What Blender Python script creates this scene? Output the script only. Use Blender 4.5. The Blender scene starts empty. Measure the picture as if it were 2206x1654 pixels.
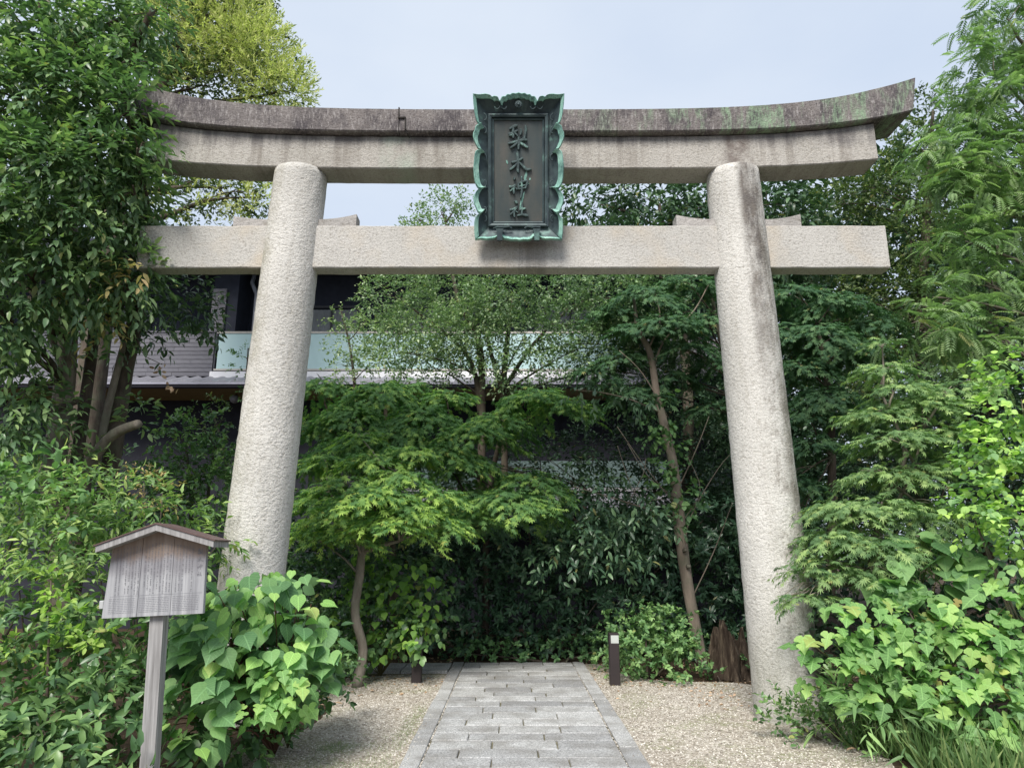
import bpy, math, random
import numpy as np
from mathutils import Vector, Matrix

# ------------------------------------------------------------------ camera, sky, sun
SC = bpy.context.scene
COL = SC.collection
rnd = random.Random(7)
RNG = np.random.default_rng(11)
PITCH, FPX, EYE = math.radians(13.35), 1530.0, 1.6
cam = bpy.data.cameras.new('camera')
cam.sensor_width = 36.0
cam.lens = FPX / 2206 * 36
cam.clip_start, cam.clip_end = 0.05, 600
camo = bpy.data.objects.new('camera', cam)
COL.objects.link(camo)
camo.location = (0, 0, EYE)
camo.rotation_euler = (math.pi / 2 + PITCH, 0, 0)
SC.camera = camo

SUN_EL, SUN_AZ = math.radians(47), math.radians(197)       # behind the camera, a little to the left
world = bpy.data.worlds.new('World')
SC.world = world
world.use_nodes = True
wn, wl = world.node_tree.nodes, world.node_tree.links
wn.clear()
wout = wn.new('ShaderNodeOutputWorld')
wbg = wn.new('ShaderNodeBackground')
wbg.inputs['Strength'].default_value = 0.1
sky = wn.new('ShaderNodeTexSky')
sky.sky_type = 'NISHITA'
sky.sun_disc = False
sky.sun_elevation = SUN_EL
sky.sun_rotation = SUN_AZ
sky.dust_density = 3.0
wtc = wn.new('ShaderNodeTexCoord')
wmap = wn.new('ShaderNodeMapping')
wmap.inputs['Scale'].default_value = (1.0, 1.0, 2.2)
wnoise = wn.new('ShaderNodeTexNoise')
wnoise.inputs['Scale'].default_value = 2.2
wnoise.inputs['Detail'].default_value = 5
wramp = wn.new('ShaderNodeValToRGB')
wramp.color_ramp.elements[0].position = 0.3
wramp.color_ramp.elements[0].color = (3.4, 3.9, 4.7, 1)
wramp.color_ramp.elements[1].position = 0.72
wramp.color_ramp.elements[1].color = (4.1, 4.5, 5.05, 1)
wmix = wn.new('ShaderNodeMixRGB')
wmix.inputs['Fac'].default_value = 0.9                       # a closed veil of pale cloud over the sky
wl.new(wtc.outputs['Generated'], wmap.inputs['Vector'])
wl.new(wmap.outputs['Vector'], wnoise.inputs['Vector'])
wl.new(wnoise.outputs['Fac'], wramp.inputs['Fac'])
wl.new(sky.outputs['Color'], wmix.inputs['Color1'])
wl.new(wramp.outputs['Color'], wmix.inputs['Color2'])
wl.new(wmix.outputs['Color'], wbg.inputs['Color'])
wl.new(wbg.outputs['Background'], wout.inputs['Surface'])

sun = bpy.data.lights.new('sun', 'SUN')
sun.energy = 2.7
sun.angle = math.radians(24)
sun.color = (1.0, 0.95, 0.87)
suno = bpy.data.objects.new('sun', sun)
COL.objects.link(suno)
sdir = Vector((math.sin(SUN_AZ) * math.cos(SUN_EL), math.cos(SUN_AZ) * math.cos(SUN_EL), math.sin(SUN_EL)))
suno.rotation_euler = (-sdir).to_track_quat('-Z', 'Y').to_euler()

SC.view_settings.view_transform = 'Standard'
SC.view_settings.look = 'None'
SC.view_settings.exposure = 1.0
SC.view_settings.gamma = 1.0
SC.view_settings.use_curve_mapping = False
SC.render.engine = 'CYCLES'
SC.cycles.max_bounces = 6
SC.cycles.transparent_max_bounces = 8
SC.cycles.transmission_bounces = 4
SC.cycles.use_denoising = True

# ------------------------------------------------------------------ helpers
CP, SP = math.cos(PITCH), math.sin(PITCH)

def at(px, py, Y):
    """the place seen at a pixel of the photograph, Y metres ahead of the camera"""
    cx, cy = (px - 1103) / FPX, (827 - py) / FPX
    t = Y / (CP - cy * SP)
    return Vector((cx * t, Y, EYE + t * (SP + cy * CP)))

def mpp(px, py, Y):
    """metres per pixel there"""
    return Y / (CP - (827 - py) / FPX * SP) / FPX

def tag(o, label=None, cat=None, group=None, kind=None):
    for k, v in (('label', label), ('category', cat), ('group', group), ('kind', kind)):
        if v:
            o[k] = v
    return o

def empty(name, loc, label, cat, group=None):
    o = bpy.data.objects.new(name, None)
    o.empty_display_size = 0.2
    COL.objects.link(o)
    o.location = loc
    return tag(o, label, cat, group)

def origin(parent):
    v = Vector((0, 0, 0))
    while parent is not None:
        v += Vector(parent.location)
        parent = parent.parent
    return v

class MB:
    """collects geometry for ONE mesh object"""
    def __init__(self):
        self.v, self.f = [], []
    def add(self, vs, fs):
        n = len(self.v)
        self.v += [tuple(p) for p in vs]
        self.f += [tuple(i + n for i in f) for f in fs]
        return self
    def hexa(self, c):
        """eight corners: bottom four, top four, both counter-clockwise from above"""
        return self.add(c, [(3, 2, 1, 0), (4, 5, 6, 7), (0, 1, 5, 4), (1, 2, 6, 5), (2, 3, 7, 6), (3, 0, 4, 7)])
    def box(self, x0, x1, y0, y1, z0, z1, bev=0.0):
        if bev <= 0:
            return self.hexa([(x0, y0, z0), (x1, y0, z0), (x1, y1, z0), (x0, y1, z0), (x0, y0, z1), (x1, y0, z1), (x1, y1, z1), (x0, y1, z1)])
        b = bev
        rings = []
        for z, k in ((z0, b), (z0 + b, 0), (z1 - b, 0), (z1, b)):
            rings.append([(x0 + b + 0 * k, y0 + k, z), (x1 - b, y0 + k, z), (x1 - k, y0 + b, z), (x1 - k, y1 - b, z),
                          (x1 - b, y1 - k, z), (x0 + b, y1 - k, z), (x0 + k, y1 - b, z), (x0 + k, y0 + b, z)])
        return self.rings(rings)
    def rings(self, rings, cap=True, closed=True):
        n = len(rings[0])
        vs = [p for r in rings for p in r]
        fs = []
        for i in range(len(rings) - 1):
            for j in range(n if closed else n - 1):
                a, b = i * n + j, i * n + (j + 1) % n
                fs.append((a, b, b + n, a + n))
        if cap:
            fs.append(tuple(range(n))[::-1])
            fs.append(tuple((len(rings) - 1) * n + j for j in range(n)))
        return self.add(vs, fs)
    def tube(self, pts, rad, seg=8, cap=True, jit=0.0, flat=None):
        pts = [Vector(p) for p in pts]
        if not hasattr(rad, '__len__'):
            rad = [rad] * len(pts)
        t0 = (pts[1] - pts[0]).normalized()
        ref = Vector((1, 0, 0)) if abs(t0.x) < 0.8 else Vector((0, 1, 0))
        u = (ref - t0 * ref.dot(t0)).normalized()
        rings = []
        for i, p in enumerate(pts):
            t = (pts[min(i + 1, len(pts) - 1)] - pts[max(i - 1, 0)]).normalized()
            u = (u - t * u.dot(t)).normalized()
            w = t.cross(u)
            ring = []
            for k in range(seg):
                a = 2 * math.pi * k / seg
                r = rad[i] * (1 + (rnd.uniform(-jit, jit) if jit else 0))
                q = u * (math.cos(a) * r) + w * (math.sin(a) * r)
                ring.append(p + q)
            rings.append(ring)
        return self.rings(rings, cap)
    def build(self, name, mat, parent=None, smooth=False, kind=None, label=None):
        o0 = origin(parent)
        me = bpy.data.meshes.new(name)
        me.from_pydata([(x - o0.x, y - o0.y, z - o0.z) for x, y, z in self.v], [], self.f)
        if smooth:
            me.polygons.foreach_set('use_smooth', [True] * len(me.polygons))
        me.update()
        return link(name, me, mat, parent, kind, label)

def link(name, me, mat, parent=None, kind=None, label=None):
    o = bpy.data.objects.new(name, me)
    if mat is not None and not me.materials:
        me.materials.append(mat)
    COL.objects.link(o)
    if parent is not None:
        o.parent = parent
    if kind:
        o['kind'] = kind
    if label:
        o['label'] = label
    return o

def smooth_path(pts, n=4):
    """Catmull-Rom through control points (tuples of any length)"""
    P = [np.array(p, float) for p in pts]
    P = [2 * P[0] - P[1]] + P + [2 * P[-1] - P[-2]]
    out = []
    for i in range(1, len(P) - 2):
        for k in range(n):
            t = k / n
            a, b, c, d = P[i - 1], P[i], P[i + 1], P[i + 2]
            out.append(0.5 * (2 * b + (c - a) * t + (2 * a - 5 * b + 4 * c - d) * t * t + (3 * b - a - 3 * c + d) * t ** 3))
    out.append(P[-2])
    return out

# ------------------------------------------------------------------ materials
def nodes_of(name):
    m = bpy.data.materials.new(name)
    m.use_nodes = True
    nt = m.node_tree
    return m, nt, nt.nodes, nt.links, nt.nodes['Principled BSDF']

class NT:
    """short-hand for node graphs"""
    def __init__(self, name, rough=0.8, spec=0.3, metal=0.0):
        self.m, self.nt, self.n, self.l, self.p = nodes_of(name)
        self.p.inputs['Roughness'].default_value = rough
        self.p.inputs['Specular IOR Level'].default_value = spec
        self.p.inputs['Metallic'].default_value = metal
        self.tc = self.n.new('ShaderNodeTexCoord')
    def put(self, sock, v):
        if hasattr(v, 'links'):
            self.l.new(v, sock)
        elif isinstance(v, (tuple, list)) and len(v) == 3 and len(sock.default_value) == 4:
            sock.default_value = (*v, 1)
        else:
            sock.default_value = v
    def co(self, scale=(1, 1, 1), kind='Object', rot=(0, 0, 0)):
        mp = self.n.new('ShaderNodeMapping')
        mp.inputs['Scale'].default_value = scale
        mp.inputs['Rotation'].default_value = rot
        self.l.new(self.tc.outputs[kind], mp.inputs['Vector'])
        return mp.outputs['Vector']
    def noise(self, scale, detail=3, rough=0.55, co=None, dist=0.0):
        t = self.n.new('ShaderNodeTexNoise')
        t.inputs['Scale'].default_value = scale
        t.inputs['Detail'].default_value = detail
        t.inputs['Roughness'].default_value = rough
        t.inputs['Distortion'].default_value = dist
        self.l.new(co or self.tc.outputs['Object'], t.inputs['Vector'])
        return t.outputs['Fac']
    def voro(self, scale, co=None, out='Distance', feature='F1'):
        t = self.n.new('ShaderNodeTexVoronoi')
        t.feature = feature
        t.inputs['Scale'].default_value = scale
        self.l.new(co or self.tc.outputs['Object'], t.inputs['Vector'])
        return t.outputs[out]
    def ramp(self, fac, stops, const=False):
        r = self.n.new('ShaderNodeValToRGB')
        cr = r.color_ramp
        if const:
            cr.interpolation = 'CONSTANT'
        while len(cr.elements) < len(stops):
            cr.elements.new(0.5)
        for e, (pos, c) in zip(cr.elements, stops):
            e.position = pos
            e.color = (c, c, c, 1) if isinstance(c, (int, float)) else (*c, 1)
        self.put(r.inputs['Fac'], fac)
        return r.outputs['Color']
    def mix(self, fac, a, b, mode='MIX'):
        x = self.n.new('ShaderNodeMixRGB')
        x.blend_type = mode
        self.put(x.inputs['Fac'], fac)
        self.put(x.inputs['Color1'], a)
        self.put(x.inputs['Color2'], b)
        return x.outputs['Color']
    def math(self, op, a, b=0.0):
        x = self.n.new('ShaderNodeMath')
        x.operation = op
        self.put(x.inputs[0], a)
        self.put(x.inputs[1], b)
        return x.outputs[0]
    def sep(self, v):
        s = self.n.new('ShaderNodeSeparateXYZ')
        self.l.new(v, s.inputs[0])
        return s.outputs
    def attr(self, name):
        a = self.n.new('ShaderNodeAttribute')
        a.attribute_name = name
        return a.outputs['Fac']
    def objrand(self):
        return self.n.new('ShaderNodeObjectInfo').outputs['Random']
    def color(self, c):
        self.put(self.p.inputs['Base Color'], c)
        return self
    def bump(self, h, strength=0.5, dist=0.01):
        b = self.n.new('ShaderNodeBump')
        b.inputs['Strength'].default_value = strength
        b.inputs['Distance'].default_value = dist
        self.put(b.inputs['Height'], h)
        self.l.new(b.outputs['Normal'], self.p.inputs['Normal'])
        return self

def plain(name, c, rough=0.6, spec=0.3, metal=0.0, var=0.12, scale=6, bump=0.0):
    g = NT(name, rough, spec, metal)
    n = g.noise(scale, 4)
    lo = tuple(x * (1 - var) for x in c)
    hi = tuple(x * (1 + var) for x in c)
    g.color(g.ramp(n, [(0.3, lo), (0.7, hi)]))
    if bump:
        g.bump(g.noise(scale * 8, 3), bump, 0.01)
    return g.m

def granite(name, light, dark, grain=70, hammer=13, depth=0.03, stains=None):
    """hammered granite: chisel dimples, grain specks, mottling"""
    g = NT(name, 0.9, 0.2)
    mott = g.noise(1.1, 5, 0.6)
    base = g.ramp(mott, [(0.3, dark), (0.72, light)])
    speck = g.noise(grain, 2, 0.7)
    base = g.mix(0.75, base, g.ramp(speck, [(0.3, (0.55, 0.53, 0.51)), (0.48, (1, 1, 1)), (0.72, (1.18, 1.16, 1.13))]), 'MULTIPLY')
    dim = g.noise(hammer, 3, 0.6, g.co((1.0, 1.0, 1.35)), 0.35)
    pits = g.ramp(dim, [(0.3, (0.6, 0.58, 0.54)), (0.47, (1, 1, 1))])
    base = g.mix(0.7, base, pits, 'MULTIPLY')
    if stains:
        base = stains(g, base)
    g.color(base)
    h = g.math('ADD', g.math('MULTIPLY', dim, 1.0), g.math('MULTIPLY', g.noise(hammer * 3.1, 3), 0.35))
    g.bump(h, 0.75, depth)
    return g.m

def band(g, v, lo, hi, soft):
    """1 between lo and hi with soft ends"""
    a = g.n.new('ShaderNodeMapRange')
    g.put(a.inputs['Value'], v)
    a.inputs['From Min'].default_value = lo - soft
    a.inputs['From Max'].default_value = lo
    b = g.n.new('ShaderNodeMapRange')
    g.put(b.inputs['Value'], v)
    b.inputs['From Min'].default_value = hi + soft
    b.inputs['From Max'].default_value = hi
    return g.math('MULTIPLY', a.outputs[0], b.outputs[0])

STONE_L, STONE_D = (0.48, 0.468, 0.448), (0.365, 0.354, 0.337)
PIL_L, PIL_D = (0.6, 0.588, 0.565), (0.46, 0.45, 0.428)

def lintel_stains_shade(g, base):
    s = g.sep(g.tc.outputs['Object'])
    streak = g.noise(1.0, 4, 0.6, g.co((7, 1, 0.7)))
    wet = g.math('MULTIPLY', g.ramp(streak, [(0.5, 0.0), (0.68, 1.0)]), band(g, s[2], 6.05, 6.6, 0.25))
    base = g.mix(g.math('MULTIPLY', wet, 0.6), base, (0.16, 0.14, 0.12))
    top = g.math('MULTIPLY', band(g, s[2], 6.3, 6.8, 0.12), g.ramp(streak, [(0.3, 0.0), (0.6, 1.0)]))  # shade of the cap's overhang, painted in as a streaky dark band
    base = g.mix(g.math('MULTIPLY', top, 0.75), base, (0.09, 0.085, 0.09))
    lich = g.math('MULTIPLY', band(g, s[0], -1.45, -1.2, 0.12), g.ramp(g.noise(3, 4), [(0.35, 0.0), (0.6, 1.0)]))
    base = g.mix(g.math('MULTIPLY', lich, 0.55), base, (0.3, 0.36, 0.3))
    drip = g.math('MULTIPLY', band(g, s[0], 2.55, 2.72, 0.12), g.ramp(g.noise(6, 4), [(0.35, 0.0), (0.55, 1.0)]))
    return g.mix(g.math('MULTIPLY', drip, 0.75), base, (0.13, 0.105, 0.095))

def tie_stains(g, base):
    s = g.sep(g.tc.outputs['Object'])
    warm = g.ramp(g.noise(1.6, 3), [(0.5, 0.0), (0.7, 1.0)])
    base = g.mix(g.math('MULTIPLY', warm, 0.5), base, (0.46, 0.39, 0.3))
    drip = g.math('MULTIPLY', band(g, s[0], -0.08, 0.3, 0.25), g.ramp(g.noise(1.0, 4, 0.6, g.co((9, 1, 0.8))), [(0.4, 0.0), (0.6, 1.0)]))
    return g.mix(g.math('MULTIPLY', drip, 0.55), base, (0.15, 0.14, 0.13))

def right_pillar_stains(g, base):
    s = g.sep(g.tc.outputs['Object'])
    n = g.ramp(g.noise(5, 5, 0.7, g.co((1, 1, 0.35))), [(0.34, 0.0), (0.62, 1.0)])
    z = s[2]
    axis = g.math('MULTIPLY', z, -0.0265)                       # the pillar leans
    dx = g.math('SUBTRACT', g.math('SUBTRACT', s[0], axis), 2.82)
    top = g.math('MULTIPLY', g.math('MULTIPLY', band(g, dx, -0.05, 0.13, 0.07), band(g, z, 4.4, 6.2, 1.6)), n)
    base = g.mix(g.math('MULTIPLY', top, 0.9), base, (0.088, 0.076, 0.07))
    side = g.math('MULTIPLY', g.math('MULTIPLY', band(g, dx, 0.16, 0.5, 0.1), band(g, z, -0.5, 4.5, 1.5)), n)
    base = g.mix(g.math('MULTIPLY', side, 0.85), base, (0.12, 0.11, 0.085))
    spots = g.math('MULTIPLY', g.ramp(g.noise(11, 5, 0.75, g.co((1, 1, 0.5))), [(0.5, 0.0), (0.62, 1.0)]), band(g, dx, -0.02, 0.5, 0.16))
    base = g.mix(g.math('MULTIPLY', spots, 0.55), base, (0.17, 0.15, 0.13))
    run = g.ramp(g.noise(1.0, 5, 0.65, g.co((6, 6, 0.5))), [(0.52, 0.0), (0.7, 1.0)])
    base = g.mix(g.math('MULTIPLY', run, 0.3), base, (0.28, 0.26, 0.22))
    foot = g.math('MULTIPLY', band(g, z, -1, 0.25, 0.7), n)
    return g.mix(g.math('MULTIPLY', foot, 0.5), base, (0.18, 0.185, 0.12))

def left_pillar_stains(g, base):
    s = g.sep(g.tc.outputs['Object'])
    n = g.ramp(g.noise(4, 5, 0.7), [(0.4, 0.0), (0.7, 1.0)])
    green = g.math('MULTIPLY', band(g, g.math('ADD', s[0], g.math('MULTIPLY', s[2], -0.042)), -3.4, -2.93, 0.1), n)
    base = g.mix(g.math('MULTIPLY', green, 0.6), base, (0.26, 0.24, 0.17))
    run = g.ramp(g.noise(1.0, 5, 0.65, g.co((6, 6, 0.5))), [(0.52, 0.0), (0.7, 1.0)])
    base = g.mix(g.math('MULTIPLY', run, 0.35), base, (0.27, 0.25, 0.21))
    foot = g.math('MULTIPLY', band(g, s[2], -1, 0.6, 0.9), n)
    return g.mix(g.math('MULTIPLY', foot, 0.5), base, (0.2, 0.2, 0.14))

def cap_stains(g, base):
    s = g.sep(g.tc.outputs['Object'])
    streak = g.noise(1.0, 6, 0.7, g.co((4.2, 1, 1.6)), 0.5)
    fine = g.noise(26, 5, 0.75, g.co((1.5, 1.0, 0.4)))
    pale = g.ramp(fine, [(0.53, 0.0), (0.64, 1.0)])
    base = g.mix(g.math('MULTIPLY', pale, 0.55), base, (0.42, 0.4, 0.4))
    right = g.n.new('ShaderNodeMapRange')
    g.put(right.inputs['Value'], s[0])
    right.inputs['From Min'].default_value, right.inputs['From Max'].default_value = 0.2, 2.2
    lich = g.math('MULTIPLY', g.math('MULTIPLY', g.ramp(streak, [(0.47, 0.0), (0.6, 1.0)]), right.outputs[0]), g.ramp(fine, [(0.36, 0.0), (0.52, 1.0)]))
    base = g.mix(g.math('MULTIPLY', lich, 0.8), base, (0.24, 0.36, 0.23))
    dk = g.ramp(g.noise(1.0, 6, 0.7, g.co((3.2, 1, 2.2))), [(0.43, 0.0), (0.6, 1.0)])
    base = g.mix(g.math('MULTIPLY', g.math('MULTIPLY', dk, g.ramp(fine, [(0.4, 1.0), (0.62, 0.2)])), 0.8), base, (0.045, 0.04, 0.05))
    return base

M_CAP = granite('dark weathered granite', (0.25, 0.228, 0.222), (0.13, 0.117, 0.118), 70, 30, 0.016, cap_stains)
M_LINTEL = granite('lintel granite', (0.43, 0.41, 0.385), (0.33, 0.315, 0.29), 75, 30, 0.018, lintel_stains_shade)
M_TIE = granite('tie beam granite', STONE_L, STONE_D, 75, 30, 0.015, tie_stains)
M_PILL = granite('left pillar granite', PIL_L, PIL_D, 80, 26, 0.023, left_pillar_stains)
M_PILR = granite('right pillar granite', PIL_L, PIL_D, 80, 28, 0.018, right_pillar_stains)
M_WEDGE = granite('wedge granite', (0.42, 0.4, 0.39), (0.28, 0.27, 0.26), 70, 16, 0.02)
M_JOINT = plain('dark joint', (0.04, 0.036, 0.034), 0.95)

# ------------------------------------------------------------------ ground, gravel, path
def sheet(name, x0, x1, y0, y1, z, mat, n=1, kind='structure'):
    b = MB().add([(x0, y0, z), (x1, y0, z), (x1, y1, z), (x0, y1, z)], [(0, 1, 2, 3)])
    o = b.build(name, mat)
    o['kind'] = kind
    return o

g = NT('planting soil', 0.95, 0.1)
soil = g.ramp(g.noise(3, 5), [(0.3, (0.035, 0.026, 0.018)), (0.7, (0.085, 0.06, 0.042))])
g.color(g.mix(g.math('MULTIPLY', g.ramp(g.noise(26, 3), [(0.55, 0.0), (0.65, 1.0)]), 0.5), soil, (0.15, 0.1, 0.06)))
g.bump(g.noise(30, 4), 0.8, 0.03)
sheet('ground', -150, 150, -60, 240, -0.012, g.m)

g = NT('gravel', 0.9, 0.2)
cell = g.voro(48, out='Color')
cs = g.sep(cell)
peb = g.ramp(cs[0], [(0.0, (0.22, 0.195, 0.165)), (0.35, (0.38, 0.34, 0.285)), (0.75, (0.5, 0.455, 0.395)), (1.0, (0.64, 0.61, 0.555))])
big = g.noise(0.9, 4, 0.6)
peb = g.mix(g.math('MULTIPLY', g.ramp(big, [(0.35, 0.0), (0.65, 1.0)]), 0.35), peb, (0.2, 0.16, 0.12))
mossn = g.math('MULTIPLY', g.ramp(g.noise(1.7, 5, 0.65), [(0.5, 0.0), (0.62, 1.0)]), g.ramp(g.noise(30, 3), [(0.4, 0.0), (0.6, 1.0)]))
peb = g.mix(g.math('MULTIPLY', mossn, 0.55), peb, (0.17, 0.21, 0.06))
g.color(peb)
g.bump(g.voro(62), 0.9, 0.012)
M_GRAVEL = g.m
bed = MB()
# the gravel apron: an outline that curves round the planting beds
outl = [(-6, 2.0), (-2.0, 4.2), (-2.35, 5.6), (-2.35, 6.4), (-1.95, 7.1), (-1.95, 8.2), (-2.4, 9.2), (-2.3, 9.9), (-1.3, 10.35), (-0.9, 10.9), (1.25, 11.2), (1.5, 10.3),
        (2.0, 9.75), (2.9, 9.6), (3.3, 8.6), (3.5, 7.4), (3.3, 6.75), (3.05, 6.3), (3.2, 5.6), (6, 4.6), (6, 2.0)]
outl = [tuple(p) for p in smooth_path(outl, 4)]
bed.add([(x, y, -0.004) for x, y in outl], [tuple(range(len(outl)))])
gv = bed.build('gravel_yard', M_GRAVEL)
gv['kind'] = 'structure'

def inside(x, y, poly):
    c = False
    j = len(poly) - 1
    for i in range(len(poly)):
        if (poly[i][1] > y) != (poly[j][1] > y) and x < (poly[j][0] - poly[i][0]) * (y - poly[i][1]) / (poly[j][1] - poly[i][1]) + poly[i][0]:
            c = not c
        j = i
    return c

# loose stones on top
def raw_mesh(name, V, F, tone=None, uv=None, smooth=False):
    me = bpy.data.meshes.new(name)
    V = np.ascontiguousarray(V, np.float32)
    F = np.ascontiguousarray(F, np.int32)
    me.vertices.add(len(V))
    me.vertices.foreach_set('co', V.ravel())
    me.loops.add(F.size)
    me.loops.foreach_set('vertex_index', F.ravel())
    me.polygons.add(len(F))
    me.polygons.foreach_set('loop_start', np.arange(0, F.size, F.shape[1], dtype=np.int32))
    if smooth:
        me.polygons.foreach_set('use_smooth', np.ones(len(F), bool))
    if tone is not None:
        a = me.attributes.new('tone', 'FLOAT', 'POINT')
        a.data.foreach_set('value', np.ascontiguousarray(tone, np.float32))
    if uv is not None:
        u = me.uv_layers.new(name='UVMap')
        u.data.foreach_set('uv', np.ascontiguousarray(uv[F.ravel()], np.float32).ravel())
    me.update(calc_edges=True)
    return me

OCT_V = np.array([(1, 0, 0), (0, 1, 0), (-1, 0, 0), (0, -1, 0), (0, 0, 1)], float)
OCT_F = np.array([(0, 1, 4), (1, 2, 4), (2, 3, 4), (3, 0, 4)])

def norm(a):
    return a / np.maximum(np.linalg.norm(a, axis=-1, keepdims=True), 1e-9)

g = NT('loose pebble', 0.85, 0.25)
g.color(g.ramp(g.attr('tone'), [(0.0, (0.13, 0.11, 0.09)), (0.4, (0.38, 0.35, 0.31)), (0.8, (0.55, 0.515, 0.46)), (1.0, (0.67, 0.645, 0.595))]))
M_PEB = g.m
PX0, PX1 = -0.86, 1.05                    # outer edges of the paved path
pts = []
while len(pts) < 26000:
    y = 5.0 + 5.6 * RNG.random() ** 1.35
    x = RNG.uniform(-3.2, 4.2)
    if (PX0 - 0.01 < x < PX1 + 0.01) or not inside(x, y, outl):
        continue
    pts.append((x, y))
zz = [-0.004] * len(pts)
for _ in range(1500):                       # spilt along the joints of the kerbs and over their outer edges
    k = RNG.random()
    x = RNG.choice((-0.706, 0.891)) + RNG.normal(0, 0.006) if k < 0.75 else RNG.choice((-0.83, 1.02)) + RNG.normal(0, 0.03)
    pts.append((x, 4.8 + 6.0 * RNG.random()))
    zz.append(0.018 if k < 0.75 else 0.032)
P = np.array(pts)
zz = np.array(zz)[:, None]
n = len(P)
ang = RNG.uniform(0, 6.28, n)
s = RNG.uniform(0.0045, 0.0125, n)
V = OCT_V[None] * np.stack([s, s * RNG.uniform(0.6, 1, n), s * RNG.uniform(0.5, 0.9, n)], 1)[:, None, :]
V = V + RNG.normal(0, 0.001, V.shape)
ca, sa = np.cos(ang)[:, None], np.sin(ang)[:, None]
V = np.stack([V[..., 0] * ca - V[..., 1] * sa + P[:, :1], V[..., 0] * sa + V[..., 1] * ca + P[:, 1:], V[..., 2] + zz], -1)
Fm = (OCT_F[None] + (np.arange(n) * 5)[:, None, None]).reshape(-1, 3)
o = link('gravel_stones', raw_mesh('gravel_stones', V.reshape(-1, 3), Fm, np.repeat(RNG.random(n), 5)), M_PEB)
tag(o, 'loose beige gravel stones on both sides of the path', 'gravel', kind='stuff')

# paved path: each slab and each kerb stone its own piece
g = NT('path granite', 0.82, 0.3)
r = g.objrand()
b0 = g.ramp(r, [(0.0, (0.26, 0.262, 0.268)), (0.5, (0.35, 0.353, 0.356)), (1.0, (0.45, 0.452, 0.448))])
b0 = g.mix(0.85, b0, g.ramp(g.noise(85, 3, 0.7), [(0.36, (0.4, 0.4, 0.41)), (0.5, (1, 1, 1)), (0.64, (1.6, 1.6, 1.6))]), 'MULTIPLY')
b0 = g.mix(g.math('MULTIPLY', g.ramp(g.noise(3.2, 5, 0.65), [(0.42, 0.0), (0.66, 1.0)]), 0.6), b0, (0.17, 0.16, 0.145))
g.color(b0)
g.bump(g.noise(45, 5, 0.7), 0.6, 0.012)
M_PAVE = g.m
g = NT('joint sand', 0.95, 0.1)
g.color(g.ramp(g.noise(40, 3), [(0.3, (0.1, 0.088, 0.068)), (0.55, (0.17, 0.16, 0.1)), (0.7, (0.28, 0.25, 0.19))]))
M_SAND = g.m
path = MB().box(PX0, PX1, 4.4, 11.2, -0.1, 0.012).build('path', M_SAND)
path['kind'] = 'structure'

def slab(x0, x1, y0, y1, h):
    b = MB()
    j = lambda: rnd.uniform(-0.004, 0.004)
    e = 0.006
    c = [(x0 + j(), y0 + j()), (x1 + j(), y0 + j()), (x1 + j(), y1 + j()), (x0 + j(), y1 + j())]
    cx, cy = (x0 + x1) / 2, (y0 + y1) / 2
    inn = [(x + (e if x < cx else -e), y + (e if y < cy else -e)) for x, y in c]
    b.rings([[(x, y, -0.05) for x, y in c], [(x, y, h - 0.006) for x, y in c], [(x, y, h + rnd.uniform(-.0015, .0015)) for x, y in inn]])
    return b

y, row = 4.5, 0
IX0, IX1 = -0.70, 0.885
while y < 11.1:
    d = rnd.uniform(0.25, 0.3)
    y1 = min(y + d, 11.16)
    x = IX0
    first = True
    while x < IX1 - 0.02:
        w = rnd.uniform(0.52, 0.68)
        if first:
            w *= (0.6, 1.0, 0.45, 0.85)[row % 4]
            first = False
        x1 = x + w
        if IX1 - x1 < 0.22:
            x1 = IX1
        slab(x + 0.006, x1 - 0.006, y + 0.006, y1 - 0.006, 0.03 + rnd.uniform(-0.003, 0.003)).build('paving_stone', M_PAVE, path)
        x = x1
    y = y1
    row += 1
for x0, x1 in ((PX0, IX0 - 0.009), (IX1 + 0.009, PX1)):
    y = 4.5
    while y < 11.1:
        d = rnd.uniform(0.8, 1.15)
        y1 = min(y + d, 11.16)
        k_ = rnd.uniform(-0.006, 0.006)
        slab(x0 + k_, x1 + k_ * 0.4, y + 0.004, y1 - 0.004, 0.036 + rnd.uniform(-.004, .004)).build('kerb_stone', M_PAVE, path)
        y = y1
# the side path that leaves to the left at the far end
side = MB().box(-3.6, PX0 - 0.006, 10.25, 11.1, -0.1, 0.004).build('side_path', M_SAND)
side['kind'] = 'structure'
x = PX0 - 0.01
while x > -3.4:
    w = rnd.uniform(0.5, 0.7)
    for y0, y1, h in ((10.28, 10.48, 0.045), (10.5, 10.78, 0.03), (10.8, 11.08, 0.03)):
        slab(x - w + 0.008, x - 0.008, y0, y1, h).build('paving_stone', M_PAVE, side)
    x -= w

# ------------------------------------------------------------------ stone torii
TB = Vector((0.03, 7.64, 0))
torii = empty('torii_gate', TB, 'tall grey granite shrine gate with two leaning round pillars over the path', 'shrine gate')
# stains above are written in world metres: give the stone meshes world-based coordinates by
# parenting at the gate's foot and shifting the texture with it
for m in (M_CAP, M_LINTEL, M_TIE, M_PILL, M_PILR):
    nt = m.node_tree
    tcn = [x for x in nt.nodes if x.type == 'TEX_COORD'][0]
    shift = nt.nodes.new('ShaderNodeVectorMath')
    shift.operation = 'ADD'
    shift.inputs[1].default_value = TB
    targets = [l.to_socket for l in tcn.outputs['Object'].links]
    for t in targets:
        nt.links.new(shift.outputs[0], t)
    nt.links.new(tcn.outputs['Object'], shift.inputs[0])

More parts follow.
